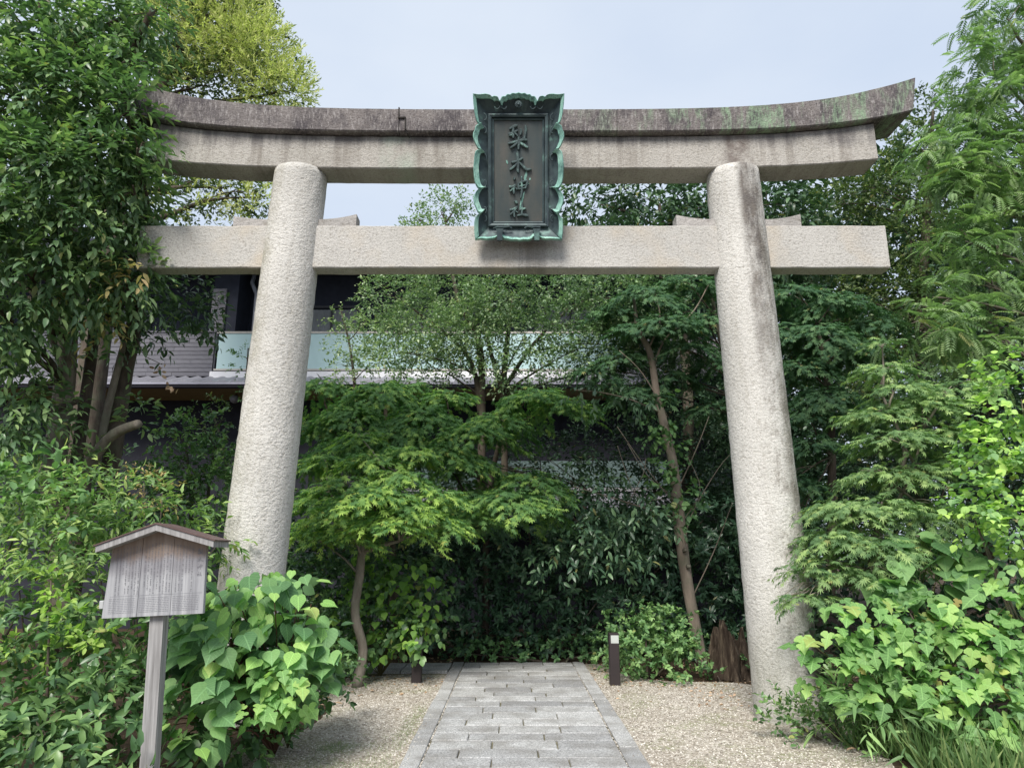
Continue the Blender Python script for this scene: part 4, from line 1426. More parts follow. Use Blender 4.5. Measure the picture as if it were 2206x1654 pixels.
def blossom(cs, dens):
    for c, r in clump_world(cs):
        n = int(dens * math.pi * r[0] * r[2])
        P, d = ball_points(c, r, n, 0.85)
        D = norm(d + np.array((0, 0, 0.7)) + RNG.normal(0, 0.35, (n, 3)))
        P = P + d * 0.1
        tn = np.clip(RNG.normal(0.45, 0.2, n), 0, 1)
        for j in range(12):
            dd = D + RNG.normal(0, 0.55, (n, 3))
            cl.put(P + D * 0.02 * j, dd, RNG.normal(0, 1, (n, 3)), RNG.uniform(0.05, 0.11, n), np.clip(tn + RNG.normal(0, .12, n), 0, 1))
blossom([(505, 30, 12.9, 60, 80), (575, 130, 12.8, 50, 60), (632, 195, 12.7, 38, 30), (530, 110, 12.6, 70, 60), (590, 205, 12.6, 60, 26), (480, 60, 12.6, 70, 60), (520, 10, 13, 40, 60), (590, 165, 12.4, 60, 45), (530, 70, 12.4, 60, 50), (560, 100, 12.3, 50, 50), (615, 190, 12.3, 45, 34)], 190)
blossom([(440, 60, 12.6, 110, 80), (380, 120, 12.7, 70, 50), (450, 160, 12.6, 80, 40), (560, 430, 12.5, 38, 45), (430, 420, 12.6, 100, 40), (520, 400, 12.6, 60, 40), (380, 60, 12.5, 60, 60)], 100)
build_leaves(cl, T_SPIKE, 'blossom', L_BLOS, bt)

# ------------------------------------------------------------------ helper for the other trees
def tree(name, label, cat, base, trunks, clumps, tm, mat, dens, bark=M_BARKD, group=None, limb=0.03, sub=3, sp='crown', **kw):
    t = empty(name, (base[0], base[1], 0), label, cat, group)
    st = []
    for i, tr in enumerate(trunks):
        p_, r_ = trunk_px(tr)
        st += p_[len(p_) // 3:]
        MB().tube(p_, r_, 9, jit=0.03).build('trunk', bark, t, smooth=True)
    if not st:
        st = [(base[0], base[1], 0.1), (base[0], base[1], 1.5)]
    if limb:
        b = MB()
        limbs(b, st, clumps, limb, limb * 0.3, sub=sub, seg=5)
        b.build('branches', bark, t, smooth=True, kind='stuff')
    cl = Cloud()
    crown(cl, clumps, dens, **kw)
    build_leaves(cl, tm, sp, mat, t)
    return t

# far wood that closes the view
cl = Cloud()
crown(cl, [(x, y, 20 + (x % 7) * 0.3, 150, 130) for x in range(1560, 2420, 140) for y in (420 + (x % 3) * 60, 600, 780, 960, 1120)] + [(x, y, 27, 150, 120) for x in range(-300, 300, 150) for y in (380, 560)], 7, k=7, L=0.6, size=0.38, tone=(0.0, 0.6))
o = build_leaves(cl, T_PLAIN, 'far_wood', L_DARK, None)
tag(o, 'dark mass of trees far behind the right of the gate', 'woodland', kind='stuff')
# trees behind the gate, seen as separate crowns
tree('evergreen_tree', 'tall dark evergreen tree with thin top right behind the gate end', 'tree', at(1980, 600, 14).xy, [[(1985, 1100, 14, 30), (1985, 700, 14, 24), (2000, 400, 14, 14), (2010, 240, 14, 6)]],
     [(2010, 235, 14, 40, 45), (1985, 320, 14, 65, 60), (1930, 420, 14, 75, 60), (1960, 520, 13.8, 80, 70), (1860, 400, 14.2, 60, 50), (2040, 420, 14, 80, 80), (1800, 440, 14.3, 60, 50), (1900, 640, 14, 100, 80), (2010, 680, 14, 90, 90), (1800, 620, 14.3, 90, 80), (1900, 800, 14, 110, 90)],
     T_PLAIN, L_CHES, 100, k=7, L=0.3, size=0.1, tone=(0.0, 0.75), jdir=0.6)
tree('evergreen_tree', 'dense blackish evergreen tree filling the right edge behind the feathery tree', 'tree', at(2150, 700, 13).xy, [[(2130, 1200, 13, 34), (2130, 800, 13, 28), (2150, 500, 13, 16)]],
     [(2140, 560, 13, 110, 90), (2180, 700, 13, 110, 100), (2080, 800, 13, 110, 90), (2170, 860, 12.8, 110, 90), (2200, 420, 13, 80, 90), (2000, 930, 13, 110, 90), (2130, 1010, 13, 120, 90), (1900, 1010, 13, 100, 90), (2200, 1100, 13, 100, 90), (2020, 1100, 12.6, 110, 90)],
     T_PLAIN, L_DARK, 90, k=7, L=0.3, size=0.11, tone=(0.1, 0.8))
tree('broadleaf_tree', 'dark large leaved tree rising between the two beams at the right', 'tree', at(1500, 700, 13.6).xy, [[(1480, 1150, 13.6, 26), (1480, 800, 13.6, 22), (1440, 560, 13.6, 14), (1420, 440, 13.6, 8)]],
     [(1290, 440, 13.6, 90, 45), (1400, 430, 13.6, 90, 45), (1490, 450, 13.4, 60, 50), (1680, 440, 13.4, 75, 50), (1600, 500, 13.6, 90, 60), (1420, 540, 13.6, 130, 60), (1270, 545, 13.6, 100, 50), (1550, 620, 13.4, 110, 70), (1690, 560, 13.4, 90, 60), (1720, 470, 13.4, 50, 30)],
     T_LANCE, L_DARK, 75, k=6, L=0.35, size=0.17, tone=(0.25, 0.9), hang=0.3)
for i, (x, Y, lab) in enumerate(((1640, 14.5, 'deep green leafy mass of a tree behind the right pillar'), (1780, 14.8, 'deep green tree behind the white maple fronds right of the pillar'))):
    tree('evergreen_tree', lab, 'tree', at(x, 800, Y).xy, [], [(x - 40, 720, Y, 110, 90), (x + 40, 800, Y, 110, 90), (x - 60, 880, Y, 110, 90), (x + 30, 960, Y, 120, 90), (x - 20, 1060, Y, 120, 90), (x + 40, 1160, Y, 110, 90), (x, 640, Y, 100, 80)],
         T_PLAIN, L_DARK, 75, limb=0, k=7, L=0.3, size=0.12, tone=(0.0, 0.6))
# feathery tree at the right edge
PC_ = [(2170, 40, 9.6, 70, 80), (2130, 150, 9.5, 60, 60), (2180, 230, 9.4, 70, 80), (2080, 260, 9.6, 60, 50), (2030, 340, 9.5, 65, 50), (2130, 350, 9.3, 80, 60), (2060, 420, 9.4, 70, 50), (2160, 460, 9.4, 70, 60), (2080, 520, 9.2, 55, 45), (2110, 600, 9.3, 60, 40),
       (2070, 690, 9.0, 80, 40), (2010, 640, 9.1, 50, 35), (1990, 715, 9.0, 60, 30), (2130, 720, 8.9, 60, 35), (2190, 340, 9.6, 60, 90), (2100, 770, 8.9, 60, 30), (2290, 100, 9.8, 90, 90), (2340, 260, 9.8, 100, 90), (2300, 430, 9.6, 100, 90), (2380, 560, 9.6, 100, 90), (2270, 640, 9.3, 80, 70)]
tree('feathery_tree', 'light green tree with feather shaped compound leaves at the right edge', 'tree', at(2230, 900, 9.6).xy, [[(2260, 1300, 9.6, 70), (2250, 800, 9.6, 56), (2240, 400, 9.7, 40), (2210, 100, 9.8, 20)]],
     PC_, T_PIN, L_PIN, 40, bark=M_BARK, k=5, L=0.3, size=0.27, spread=0.9, droop=0.3, up=1.1, jit=0.4, hang=0.45, tone=(0.15, 0.75), tipb=0.25)

# ------------------------------------------------------------------ small leaved trees before the building
SCA = [(850, 640, 12.2, 75, 55), (905, 700, 12.2, 90, 60), (835, 730, 12, 60, 50), (980, 640, 12.3, 80, 50), (1000, 740, 12.2, 80, 50), (950, 455, 12.4, 40, 40), (985, 440, 12.4, 22, 28), (920, 540, 12.4, 80, 60), (930, 790, 12, 80, 35), (895, 468, 12.4, 18, 16)]
tree('small_leaved_tree', 'grey green small leaved tree whose top shows in the gap left of the plaque', 'tree', at(1050, 1100, 12.2).xy, [[(1035, 1150, 12.2, 18), (1038, 900, 12.2, 17), (1032, 740, 12.2, 14), (985, 640, 12.2, 9), (960, 480, 12.4, 4)], [(1036, 900, 12.2, 14), (1015, 780, 12.2, 10), (940, 700, 12.2, 6)]],
     SCA + [(1010, 700, 11.8, 70, 50), (1060, 660, 11.8, 60, 50), (880, 760, 11.6, 70, 30), (960, 720, 11.6, 60, 40)], T_PLAIN, L_SMALL, 190, limb=0.022, k=8, L=0.28, size=0.072, tone=(0.15, 0.75), jdir=0.55)
SCB = [(1090, 640, 12.4, 80, 55), (1180, 620, 12.5, 80, 50), (1130, 720, 12.5, 70, 40), (1240, 690, 12.4, 80, 50), (1310, 640, 12.5, 80, 60), (1290, 740, 12.4, 80, 40), (1190, 780, 12.3, 70, 28), (1400, 640, 12.5, 70, 50), (1060, 760, 12.4, 50, 30), (1350, 790, 12.2, 60, 30)]
tree('small_leaved_tree', 'grey green small leaved tree with forked dark stems before the balcony glass', 'tree', at(1120, 1100, 12.4).xy, [[(1090, 1150, 12.4, 16), (1085, 850, 12.4, 14), (1092, 740, 12.4, 11), (1105, 640, 12.4, 6)], [(1085, 850, 12.4, 12), (1060, 770, 12.4, 9), (1045, 700, 12.4, 6)], [(1090, 830, 12.4, 10), (1150, 740, 12.4, 7), (1230, 660, 12.4, 5)]],
     [(c[0], c[1], c[2] - 0.9, *c[3:]) for c in SCB] + [(1380, 720, 11.6, 70, 50), (1440, 780, 11.6, 60, 40), (1250, 750, 11.4, 80, 40), (1120, 800, 11.4, 80, 25)], T_PLAIN, L_SMALL, 165, limb=0.02, k=8, L=0.28, size=0.075, tone=(0.0, 0.6), jdir=0.55)
tree('sapling', 'thin pale green sapling standing before the glass balcony right of the left pillar', 'sapling', at(760, 1100, 11).xy, [[(770, 1150, 11, 9), (768, 900, 11, 8), (756, 760, 11, 5), (735, 670, 11, 3)]],
     [(735, 690, 11, 26, 26), (760, 740, 11, 40, 30), (745, 790, 11, 45, 24), (800, 780, 11, 35, 24), (790, 690, 11, 18, 14)], T_OVAL, L_SMALL, 150, limb=0.01, k=8, L=0.2, size=0.062, tone=(0.35, 0.95))
tree('sapling', 'small sapling poking up at the left side of the left pillar', 'sapling', at(535, 1100, 10.5).xy, [[(520, 1000, 10.5, 5), (528, 850, 10.5, 4), (535, 750, 10.5, 3)]],
     [(528, 770, 10.5, 28, 24), (540, 830, 10.5, 18, 20)], T_OVAL, L_AZA, 160, limb=0.008, k=7, L=0.18, size=0.06, tone=(0.3, 0.8))
tree('evergreen_bush', 'young glossy bush in front of the dark ground floor left of the pillar', 'bush', at(430, 1150, 9.8).xy, [[(400, 1300, 9.8, 10), (412, 1080, 9.8, 8), (400, 960, 9.8, 5)], [(440, 1300, 9.8, 9), (450, 1050, 9.8, 7), (470, 940, 9.8, 4)]],
     [(375, 930, 9.8, 40, 32), (440, 925, 9.7, 40, 32), (465, 980, 9.6, 38, 40), (410, 1000, 9.6, 65, 35), (350, 990, 9.7, 30, 24), (440, 1070, 9.4, 75, 60), (470, 1150, 9.3, 40, 60), (360, 1060, 9.5, 50, 50)], T_OVAL, L_SHRUB, 130, limb=0.012, k=8, L=0.22, size=0.085, tone=(0.2, 0.85))
tree('bare_twig_shrub', 'thin drooping shrub with few leaves hanging left beside the pillar under the eave', 'shrub', at(470, 1100, 10.5).xy, [[(505, 1100, 10.5, 7), (480, 960, 10.5, 5), (455, 880, 10.5, 3)]],
     [(450, 880, 10.5, 32, 18), (485, 900, 10.5, 20, 30)], T_OVAL, L_CHES, 110, limb=0.008, k=6, L=0.2, size=0.06, tone=(0.2, 0.7))

# ------------------------------------------------------------------ maples
def pads(cl, cs, dens, size, tone, sag=0.5, tipb=0.3):
    """layered boughs: shallow domes of twigs that droop all round their edge; (px, py, Y, radius in px) of the dome top"""
    for px, py, Y, rp in cs:
        c = np.array(at(px + rnd.uniform(-8, 8), py + rnd.uniform(-6, 6), Y))
        R = rp * mpp(px, py, Y) * rnd.uniform(0.9, 1.1)
        n = int(dens * math.pi * R * R)
        a = RNG.uniform(0, 6.283, n)
        lob = 1 + 0.22 * np.sin(3 * a + px) + 0.13 * np.sin(7 * a + py)
        q = np.sqrt(RNG.random(n)) * lob
        sg = sag * rnd.uniform(0.7, 1.2)
        tilt = RNG.normal(0, 0.12, 2)
        x, y = np.cos(a) * q * R, np.sin(a) * q * R * 0.9
        z = -sg * R * q ** 2 + x * tilt[0] + y * tilt[1] + RNG.normal(0, 0.05 * R, n)
        P = np.stack([c[0] + x, c[1] + y, c[2] + z], 1)
        rad = np.stack([np.cos(a), np.sin(a), -1.6 * sg * q], 1)
        D = norm(rad + RNG.normal(0, 0.4, (n, 3)) * np.array((1, 1, 0.4)))
        N = norm(np.stack([np.cos(a) * sg * 1.6 * q, np.sin(a) * sg * 1.6 * q, np.ones(n)], 1))
        tn = RNG.uniform(tone[0], tone[1], n)
        B = norm(np.cross(D, N))
        for j_ in range(5):
            t = (j_ + 1) / 5
            pos = P + D * (0.2 * t)
            an = 0 if j_ == 4 else (0.9 if j_ % 2 else -0.9)
            ld = D * math.cos(an) + B * math.sin(an) + RNG.normal(0, 0.22, (n, 3))
            ld[:, 2] -= 0.28
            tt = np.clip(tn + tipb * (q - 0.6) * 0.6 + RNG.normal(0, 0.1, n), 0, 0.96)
            tt = np.where(RNG.random(n) < 0.01, 1.0, tt)
            cl.put(pos, ld, N + RNG.normal(0, 0.25, (n, 3)), size * RNG.uniform(0.55, 1.2, n), tt)

def maple(label, base, trunks, boughs, mat, dens=270, bark=M_BARKD, size=0.07, tm=None, tone=(0.1, 0.65), tipb=0.3, sag=0.5):
    t = empty('maple_tree', (base[0], base[1], 0), label, 'maple')
    st = []
    for tr in trunks:
        p_, r_ = trunk_px(tr)
        st += p_[len(p_) // 3:]
        MB().tube(p_, r_, 9, jit=0.03).build('trunk', bark, t, smooth=True)
    b = MB()
    limbs(b, st, [(c[0], c[1] + 6, c[2], c[3] * 0.8, c[3] * 0.12, 2) for c in boughs], 0.018, 0.006, sub=3, seg=5)
    b.build('branches', bark, t, smooth=True, kind='stuff')
    cl = Cloud()
    pads(cl, boughs, dens, size, tone, sag, tipb)
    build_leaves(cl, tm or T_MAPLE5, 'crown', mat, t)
    return t
maple('bright yellow green maple with a slim curved trunk left of the path', ground_of(770, 1478).xy,
      [[(768, 1482, 9.36, 24), (782, 1400, 9.36, 20), (765, 1320, 9.36, 19), (775, 1240, 9.36, 19), (782, 1185, 9.36, 17), (815, 1120, 9.36, 13), (840, 1030, 9.4, 8)], [(778, 1190, 9.36, 13), (830, 1172, 9.3, 10), (860, 1165, 9.25, 6)], [(784, 1180, 9.36, 10), (740, 1110, 9.4, 7), (710, 1060, 9.4, 4)]],
      [(809, 985, 9.5, 75), (745, 1030, 9.3, 85), (863, 1012, 9.3, 85), (800, 1062, 9.0, 120), (715, 1105, 9.1, 65), (900, 1085, 9.1, 80), (690, 1060, 9.4, 60), (850, 1120, 8.9, 80), (750, 1135, 9.0, 70), (955, 1118, 9.2, 55), (670, 1145, 9.3, 40), (885, 965, 9.6, 55), (940, 1055, 9.3, 60), (700, 975, 9.6, 50), (770, 930, 9.8, 50)],
      L_MAPB, bark=M_BARK, tone=(0.3, 0.92), sag=0.38)
maple('tall layered green maple behind the bright one left of centre', at(780, 1150, 11).xy, [[(850, 1350, 11, 18), (840, 1050, 11, 14), (830, 880, 11, 8)], [(842, 1080, 11, 9), (740, 960, 11, 6), (700, 870, 11, 4)]],
      [(700, 815, 11.2, 75), (809, 835, 10.8, 90), (760, 880, 10.6, 80), (918, 880, 10.6, 85), (850, 920, 10.4, 80), (690, 905, 11, 60), (754, 945, 10.4, 80), (680, 985, 10.6, 50), (930, 945, 10.4, 60), (870, 960, 10.2, 70), (880, 820, 11.4, 60)],
      L_MAPB, tone=(0.08, 0.68))
maple('layered green maple with fronds spreading over the centre of the hedge', at(1100, 1150, 11).xy, [[(1046, 1440, 12.2, 16), (1050, 1100, 12.1, 14), (1080, 930, 11.6, 9)], [(1052, 1060, 12, 8), (1000, 980, 11.4, 6), (960, 1000, 10.8, 4)]],
      [(1153, 842, 10.8, 95), (1225, 865, 10.5, 60), (1081, 890, 10.5, 75), (1019, 925, 10.3, 75), (965, 960, 10.1, 70), (1008, 985, 10.2, 70), (1135, 1015, 10.2, 85), (1099, 1068, 10, 105), (1180, 1055, 10, 50), (1000, 1050, 10.2, 60), (960, 850, 11, 60), (1020, 1105, 10, 60)],
      L_MAPB, tone=(0.15, 0.75))
tree('evergreen_bush', 'shaded evergreen bush in front of the lower balcony behind the maples', 'bush', at(1250, 1150, 13).xy, [[(1250, 1400, 13, 14), (1260, 1050, 13, 10)], [(1420, 1400, 13, 12), (1410, 1050, 13, 8)]],
     [(1180, 990, 13, 70, 50), (1080, 1000, 13, 70, 60), (1000, 1060, 13, 60, 50), (1120, 1060, 13, 70, 50), (940, 1000, 13, 50, 50), (1420, 880, 13, 60, 40), (1290, 960, 13, 80, 50), (1400, 960, 13, 80, 60), (1500, 960, 13, 70, 70), (1340, 1060, 13, 100, 50), (1480, 1070, 13, 80, 50), (1200, 1080, 13, 80, 40), (1560, 1040, 13, 60, 90), (1560, 900, 13, 50, 60)], T_PLAIN, L_DARK, 95, k=7, L=0.25, size=0.1, tone=(0.1, 0.7), limb=0.015)
# slim tree right of centre: pale leaning trunk, vine leaves on it
st = empty('slim_tree', (*ground_of(1515, 1440).xy, 0), 'slim pale trunk leaning left with thin bare side twigs right of the path', 'tree')
p_, r_ = trunk_px([(1517, 1445, 10.7, 22), (1500, 1360, 10.7, 24), (1478, 1240, 10.7, 25), (1462, 1110, 10.7, 26), (1452, 1010, 10.7, 21), (1432, 920, 10.7, 19), (1415, 850, 10.7, 16), (1400, 760, 10.8, 14), (1375, 710, 10.8, 10), (1365, 640, 10.9, 6)])
MB().tube(p_, r_, 12, jit=0.03).build('trunk', M_BARKS, st, smooth=True)
b = MB()
for ctl in ([(1408, 790, 10.75, 9), (1440, 740, 10.9, 7), (1490, 680, 11, 6), (1530, 600, 11.2, 4)], [(1400, 745, 10.8, 8), (1420, 690, 10.9, 6), (1410, 620, 11, 4)], [(1465, 1120, 10.7, 6), (1400, 1105, 10.4, 6), (1330, 1080, 10.2, 5), (1240, 1050, 10, 3)], [(1425, 890, 10.7, 6), (1370, 860, 10.4, 5), (1300, 845, 10.2, 4), (1235, 840, 10.0, 2)],
            [(1440, 900, 10.7, 5), (1380, 800, 10.5, 4), (1335, 760, 10.4, 2)], [(1458, 1060, 10.7, 5), (1510, 960, 10.5, 4), (1530, 900, 10.4, 2)], [(1472, 1200, 10.7, 6), (1495, 1120, 10.5, 5), (1540, 1010, 10.4, 3), (1580, 960, 10.4, 2)], [(1466, 1080, 10.7, 4), (1400, 1030, 10.3, 3), (1345, 960, 10.2, 2)], [(1466, 1100, 10.7, 4), (1390, 1000, 10.3, 3), (1330, 920, 10.2, 2)],
            [(1490, 1290, 10.7, 5), (1530, 1180, 10.6, 4), (1570, 1080, 10.5, 2)], [(1350, 1090, 10.2, 3), (1390, 1030, 10.2, 3), (1400, 980, 10.2, 2)], [(1330, 960, 10.2, 2), (1370, 1060, 10.2, 2.5), (1420, 1080, 10.4, 3)], [(1480, 980, 10.6, 2), (1500, 1060, 10.5, 3), (1475, 1130, 10.7, 3)]):
    ctl = [ctl[0]] + [(c[0] + rnd.uniform(-9, 9), c[1] + rnd.uniform(-9, 9), *c[2:]) for c in ctl[1:]]
    pp, rr = trunk_px(ctl)
    b.tube(pp, [x * 0.6 for x in rr], 5)
b.build('branches', M_BARKS, st, smooth=True, kind='stuff')
for (px, py) in ((1492, 1180), (1500, 1215)):
    v = at(px - 18, py + 5, 10.6)
    MB().tube([v, v + Vector((0.02, -0.05, 0))], [0.035, 0.02], 8).build('knot', M_BARK, st, smooth=True)
cl = Cloud()
crown(cl, [(1290, 1070, 10, 60, 35), (1360, 1090, 10.1, 60, 40), (1270, 1000, 10.1, 40, 25), (1420, 1130, 10.2, 40, 40), (1300, 1140, 10, 70, 35), (1210, 1190, 9.9, 50, 40), (1310, 1200, 9.9, 60, 30)], 65, k=6, L=0.3, size=0.13, tone=(0.2, 0.9), hang=0.5, droop=0.5)
crown(cl, [(1290, 845, 10.1, 70, 14), (1370, 870, 10.3, 40, 12)], 130, k=6, L=0.25, size=0.12, tone=(0.2, 0.8), hang=0.7, droop=0.4)
build_leaves(cl, T_LANCE, 'drooping_leaves', L_DARK, st)
cl = Cloud()
crown(cl, [(1425, 900, 10.5, 20, 40), (1445, 980, 10.5, 25, 45), (1470, 1050, 10.5, 25, 45), (1400, 930, 10.5, 20, 25), (1480, 1090, 10.5, 20, 30), (1420, 1060, 10.5, 30, 30)], 75, k=5, L=0.18, size=0.095, tone=(0.2, 0.8), hang=0.5)
build_leaves(cl, T_ROUND, 'climbing_leaves', L_AZA, st)
maple('dark maple with spreading boughs left of the right pillar top', at(1480, 1000, 11.6).xy, [[(1660, 1420, 11.6, 20), (1640, 1000, 11.6, 16), (1560, 760, 11.6, 10), (1530, 620, 11.6, 6)]],
      [(1400, 630, 11, 80), (1480, 600, 11.2, 70), (1440, 680, 10.6, 80), (1520, 680, 10.9, 50), (1370, 700, 10.8, 55), (1540, 780, 11, 45), (1480, 750, 10.9, 60), (1330, 670, 11.2, 55), (1340, 770, 11, 60), (1440, 800, 11.2, 60), (1530, 870, 11.2, 50), (1280, 790, 11.2, 50), (1380, 830, 11.1, 60)], L_MAPD, tone=(0.1, 0.8))
maple('deep green maple in the shade right of the right pillar', at(1780, 1000, 11).xy, [[(1790, 1300, 11, 20), (1790, 900, 11, 16), (1760, 700, 11, 9)]],
      [(1720, 620, 11.2, 65), (1800, 640, 11.2, 75), (1760, 700, 11, 85), (1720, 775, 10.9, 65), (1830, 740, 11, 85), (1780, 830, 10.8, 85), (1730, 885, 10.8, 60), (1840, 880, 10.8, 80), (1750, 945, 10.6, 65), (1690, 700, 11.2, 50), (1880, 680, 11.2, 65), (1720, 1020, 10.6, 60), (1730, 1100, 10.4, 60)],
      L_MAPD, tone=(0.15, 0.85))
maple('soft green maple with fine leaves reaching across the foot of the right pillar', at(1900, 1150, 7.6).xy, [[(1860, 1560, 7.7, 30), (1880, 1320, 7.7, 24), (1900, 1100, 7.7, 16), (1950, 980, 7.6, 9), (1900, 850, 7.6, 5)], [(1890, 1150, 7.7, 10), (1960, 1030, 7.5, 7), (1990, 920, 7.5, 4)]],
      [(1905, 785, 7.7, 55), (1930, 830, 7.6, 60), (1890, 880, 7.6, 62), (1985, 860, 7.6, 72), (2050, 825, 7.7, 65), (2015, 920, 7.5, 78), (1930, 935, 7.4, 75), (1975, 1000, 7.4, 80), (1890, 1005, 7.4, 65), (2055, 990, 7.5, 62), (1820, 1085, 7.2, 75), (1900, 1075, 7.2, 85), (1980, 1080, 7.3, 85), (1800, 1145, 7.1, 65), (1880, 1155, 7.0, 85), (1960, 1150, 7.1, 65), (1780, 1210, 7.0, 48), (1860, 1220, 7.0, 65), (1735, 1225, 6.9, 34), (1745, 1275, 6.85, 42), (1705, 1275, 6.85, 24), (1900, 735, 7.7, 22), (1925, 1415, 6.3, 36), (1975, 1400, 6.3, 34)],
      L_MAPG, dens=340, bark=M_BARK, size=0.062, tm=T_MAPLE, tone=(0.1, 0.85), sag=0.34)

# ------------------------------------------------------------------ hedges and bushes
def bush(name, label, cat, base, clumps, tm, mat, dens, group=None, stems=4, **kw):
    t = empty(name, (base[0], base[1], 0), label, cat, group)
    b = MB()
    for k in range(stems):
        c, r = clump_world([rnd.choice(clumps)])[0]
        x0, y0 = base[0] + rnd.uniform(-.12, .12), base[1] + rnd.uniform(-.1, .1)
        b.tube(smooth_path([(x0, y0, -0.05), ((x0 + c[0]) / 2, (y0 + c[1]) / 2, c[2] * 0.4), (c[0], c[1], c[2])], 3), list(np.linspace(0.02, 0.006, 7)), 6)
    if stems:
        b.build('stem', M_BARKD, t, smooth=True, kind='stuff')
    cl = Cloud()
    crown(cl, clumps, dens, **kw)
    build_leaves(cl, tm, 'foliage', mat, t)
    return t
hc = [(x, y, 12.0 + 0.25 * ((x // 90) % 2), 75, 50) for x in range(660, 1780, 95) for y in (1395, 1320, 1245, 1175, 1120)]
bush('hedge', 'dark glossy evergreen hedge closing the far end of the path', 'hedge', (0.6, 12.0), hc, T_LANCE, L_HEDGE, 80, stems=10, k=7, L=0.2, size=0.13, whorl=True, tone=(0.1, 0.6), jit=0.3)
bush('low_hedge', 'low row of small bright tipped bushes at the foot of the dark hedge', 'hedge', (0.8, 11.5), [(x, 1400 + (x % 3) * 4, 11.45, 48, 24) for x in range(1010, 1300, 56)], T_OVAL, L_AZA, 130, stems=3, k=8, L=0.14, size=0.075, whorl=True, tone=(0.0, 0.5))
bush('azalea_bush', 'rounded light green bush growing round the right bollard lamp', 'bush', (1.75, 10.0), [(1400, 1370, 10, 70, 50), (1440, 1430, 9.8, 70, 40), (1360, 1400, 9.9, 50, 40), (1460, 1360, 10.1, 45, 45), (1350, 1345, 10.1, 45, 28), (1390, 1330, 10.1, 50, 24), (1480, 1420, 9.9, 35, 40), (1310, 1390, 10.5, 40, 30), (1340, 1440, 9.8, 22, 18)],
     T_OVAL, L_AZA, 190, k=8, L=0.13, size=0.068, whorl=True, tone=(0.2, 0.85))
bush('small_plant', 'small leafy weed at the base of the rotten stump', 'plant', (2.6, 9.7), [(1545, 1455, 9.8, 40, 14), (1630, 1440, 9.8, 20, 22)], T_OVAL, L_AZA, 160, stems=1, k=6, L=0.1, size=0.07, tone=(0.2, 0.7))

# rotten stump: ring of splintered wood
g = NT('rotten wood', 0.95, 0.1)
n_ = g.noise(1.0, 5, 0.7, g.co((16, 16, 2.2)))
g.color(g.ramp(n_, [(0.34, (0.018, 0.012, 0.009)), (0.52, (0.055, 0.042, 0.032)), (0.74, (0.19, 0.15, 0.11))]))
g.bump(n_, 1.0, 0.03)
M_ROT = g.m
sx, sy = ground_of(1575, 1458).xy
stump = empty('tree_stump', (sx, sy, 0), 'rotten brown tree stump splintered to points left of the right pillar', 'stump')
b = MB()
S_ = 40
hts = [0.4 + 0.16 * math.sin(i * 0.33 + 1) + 0.09 * math.sin(i * 1.3) + (0.24 if i in (25, 26, 27, 28, 29) else 0) + rnd.uniform(-.03, .03) for i in range(S_)]
rr = [0.27 * (1 + 0.14 * math.sin(i * 1.1) + rnd.uniform(-.07, .07)) for i in range(S_)]
rings = []
for k, (t, q) in enumerate(((-0.1, 1.15), (0.0, 1.1), (0.3, 0.98), (0.6, 0.88), (0.85, 0.8), (1.0, 0.74))):
    rings.append([(sx + math.cos(2 * math.pi * i / S_) * rr[i] * q * (1 + rnd.uniform(-.04, .04)), sy + math.sin(2 * math.pi * i / S_) * rr[i] * q, hts[i] * t) for i in range(S_)])
for t, q in ((0.98, 0.6), (0.4, 0.45), (0.12, 0.2)):
    rings.append([(sx + math.cos(2 * math.pi * i / S_) * rr[i] * q, sy + math.sin(2 * math.pi * i / S_) * rr[i] * q, hts[i] * t) for i in range(S_)])
b.rings(rings)
b.build('wood_shell', M_ROT, stump)
for a, h_, w in ((4.25, 0.74, .09), (4.6, 0.6, .08), (3.6, .4, .09)):
    x0, y0 = sx + math.cos(a) * 0.2, sy + math.sin(a) * 0.2
    MB().tube([(x0, y0, 0), (x0 + .01, y0, h_ * .5), (x0 - .015, y0, h_ * .85), (x0 - .02, y0, h_)], [w * 1.3, w, w * .6, w * .12], 6, jit=.25).build('splinter', M_ROT, stump)

# katsura-like shrub left of the path: every heart leaf its own piece
def single_leaves(parent, mats, tms, items):
    """one object per leaf: (position, direction, normal, size, material index, template index)"""
    meshes = {}
    o0 = origin(parent)
    for P, D, N, s, mi, ti in items:
        key = (mi, ti)
        if key not in meshes:
            V, F, UV = tms[ti]
            me = raw_mesh('leaf', V, F, np.full(len(V), .5), UV, smooth=True)
            me.materials.append(mats[mi])
            meshes[key] = me
        y = Vector(D).normalized()
        x = y.cross(Vector(N)).normalized()
        z = x.cross(y)
        o = bpy.data.objects.new('leaf', meshes[key])
        COL.objects.link(o)
        o.parent = parent
        M = Matrix((x, y, z)).transposed().to_4x4()
        o.matrix_local = Matrix.Translation(Vector(P) - o0) @ M @ Matrix.Scale(s, 4)

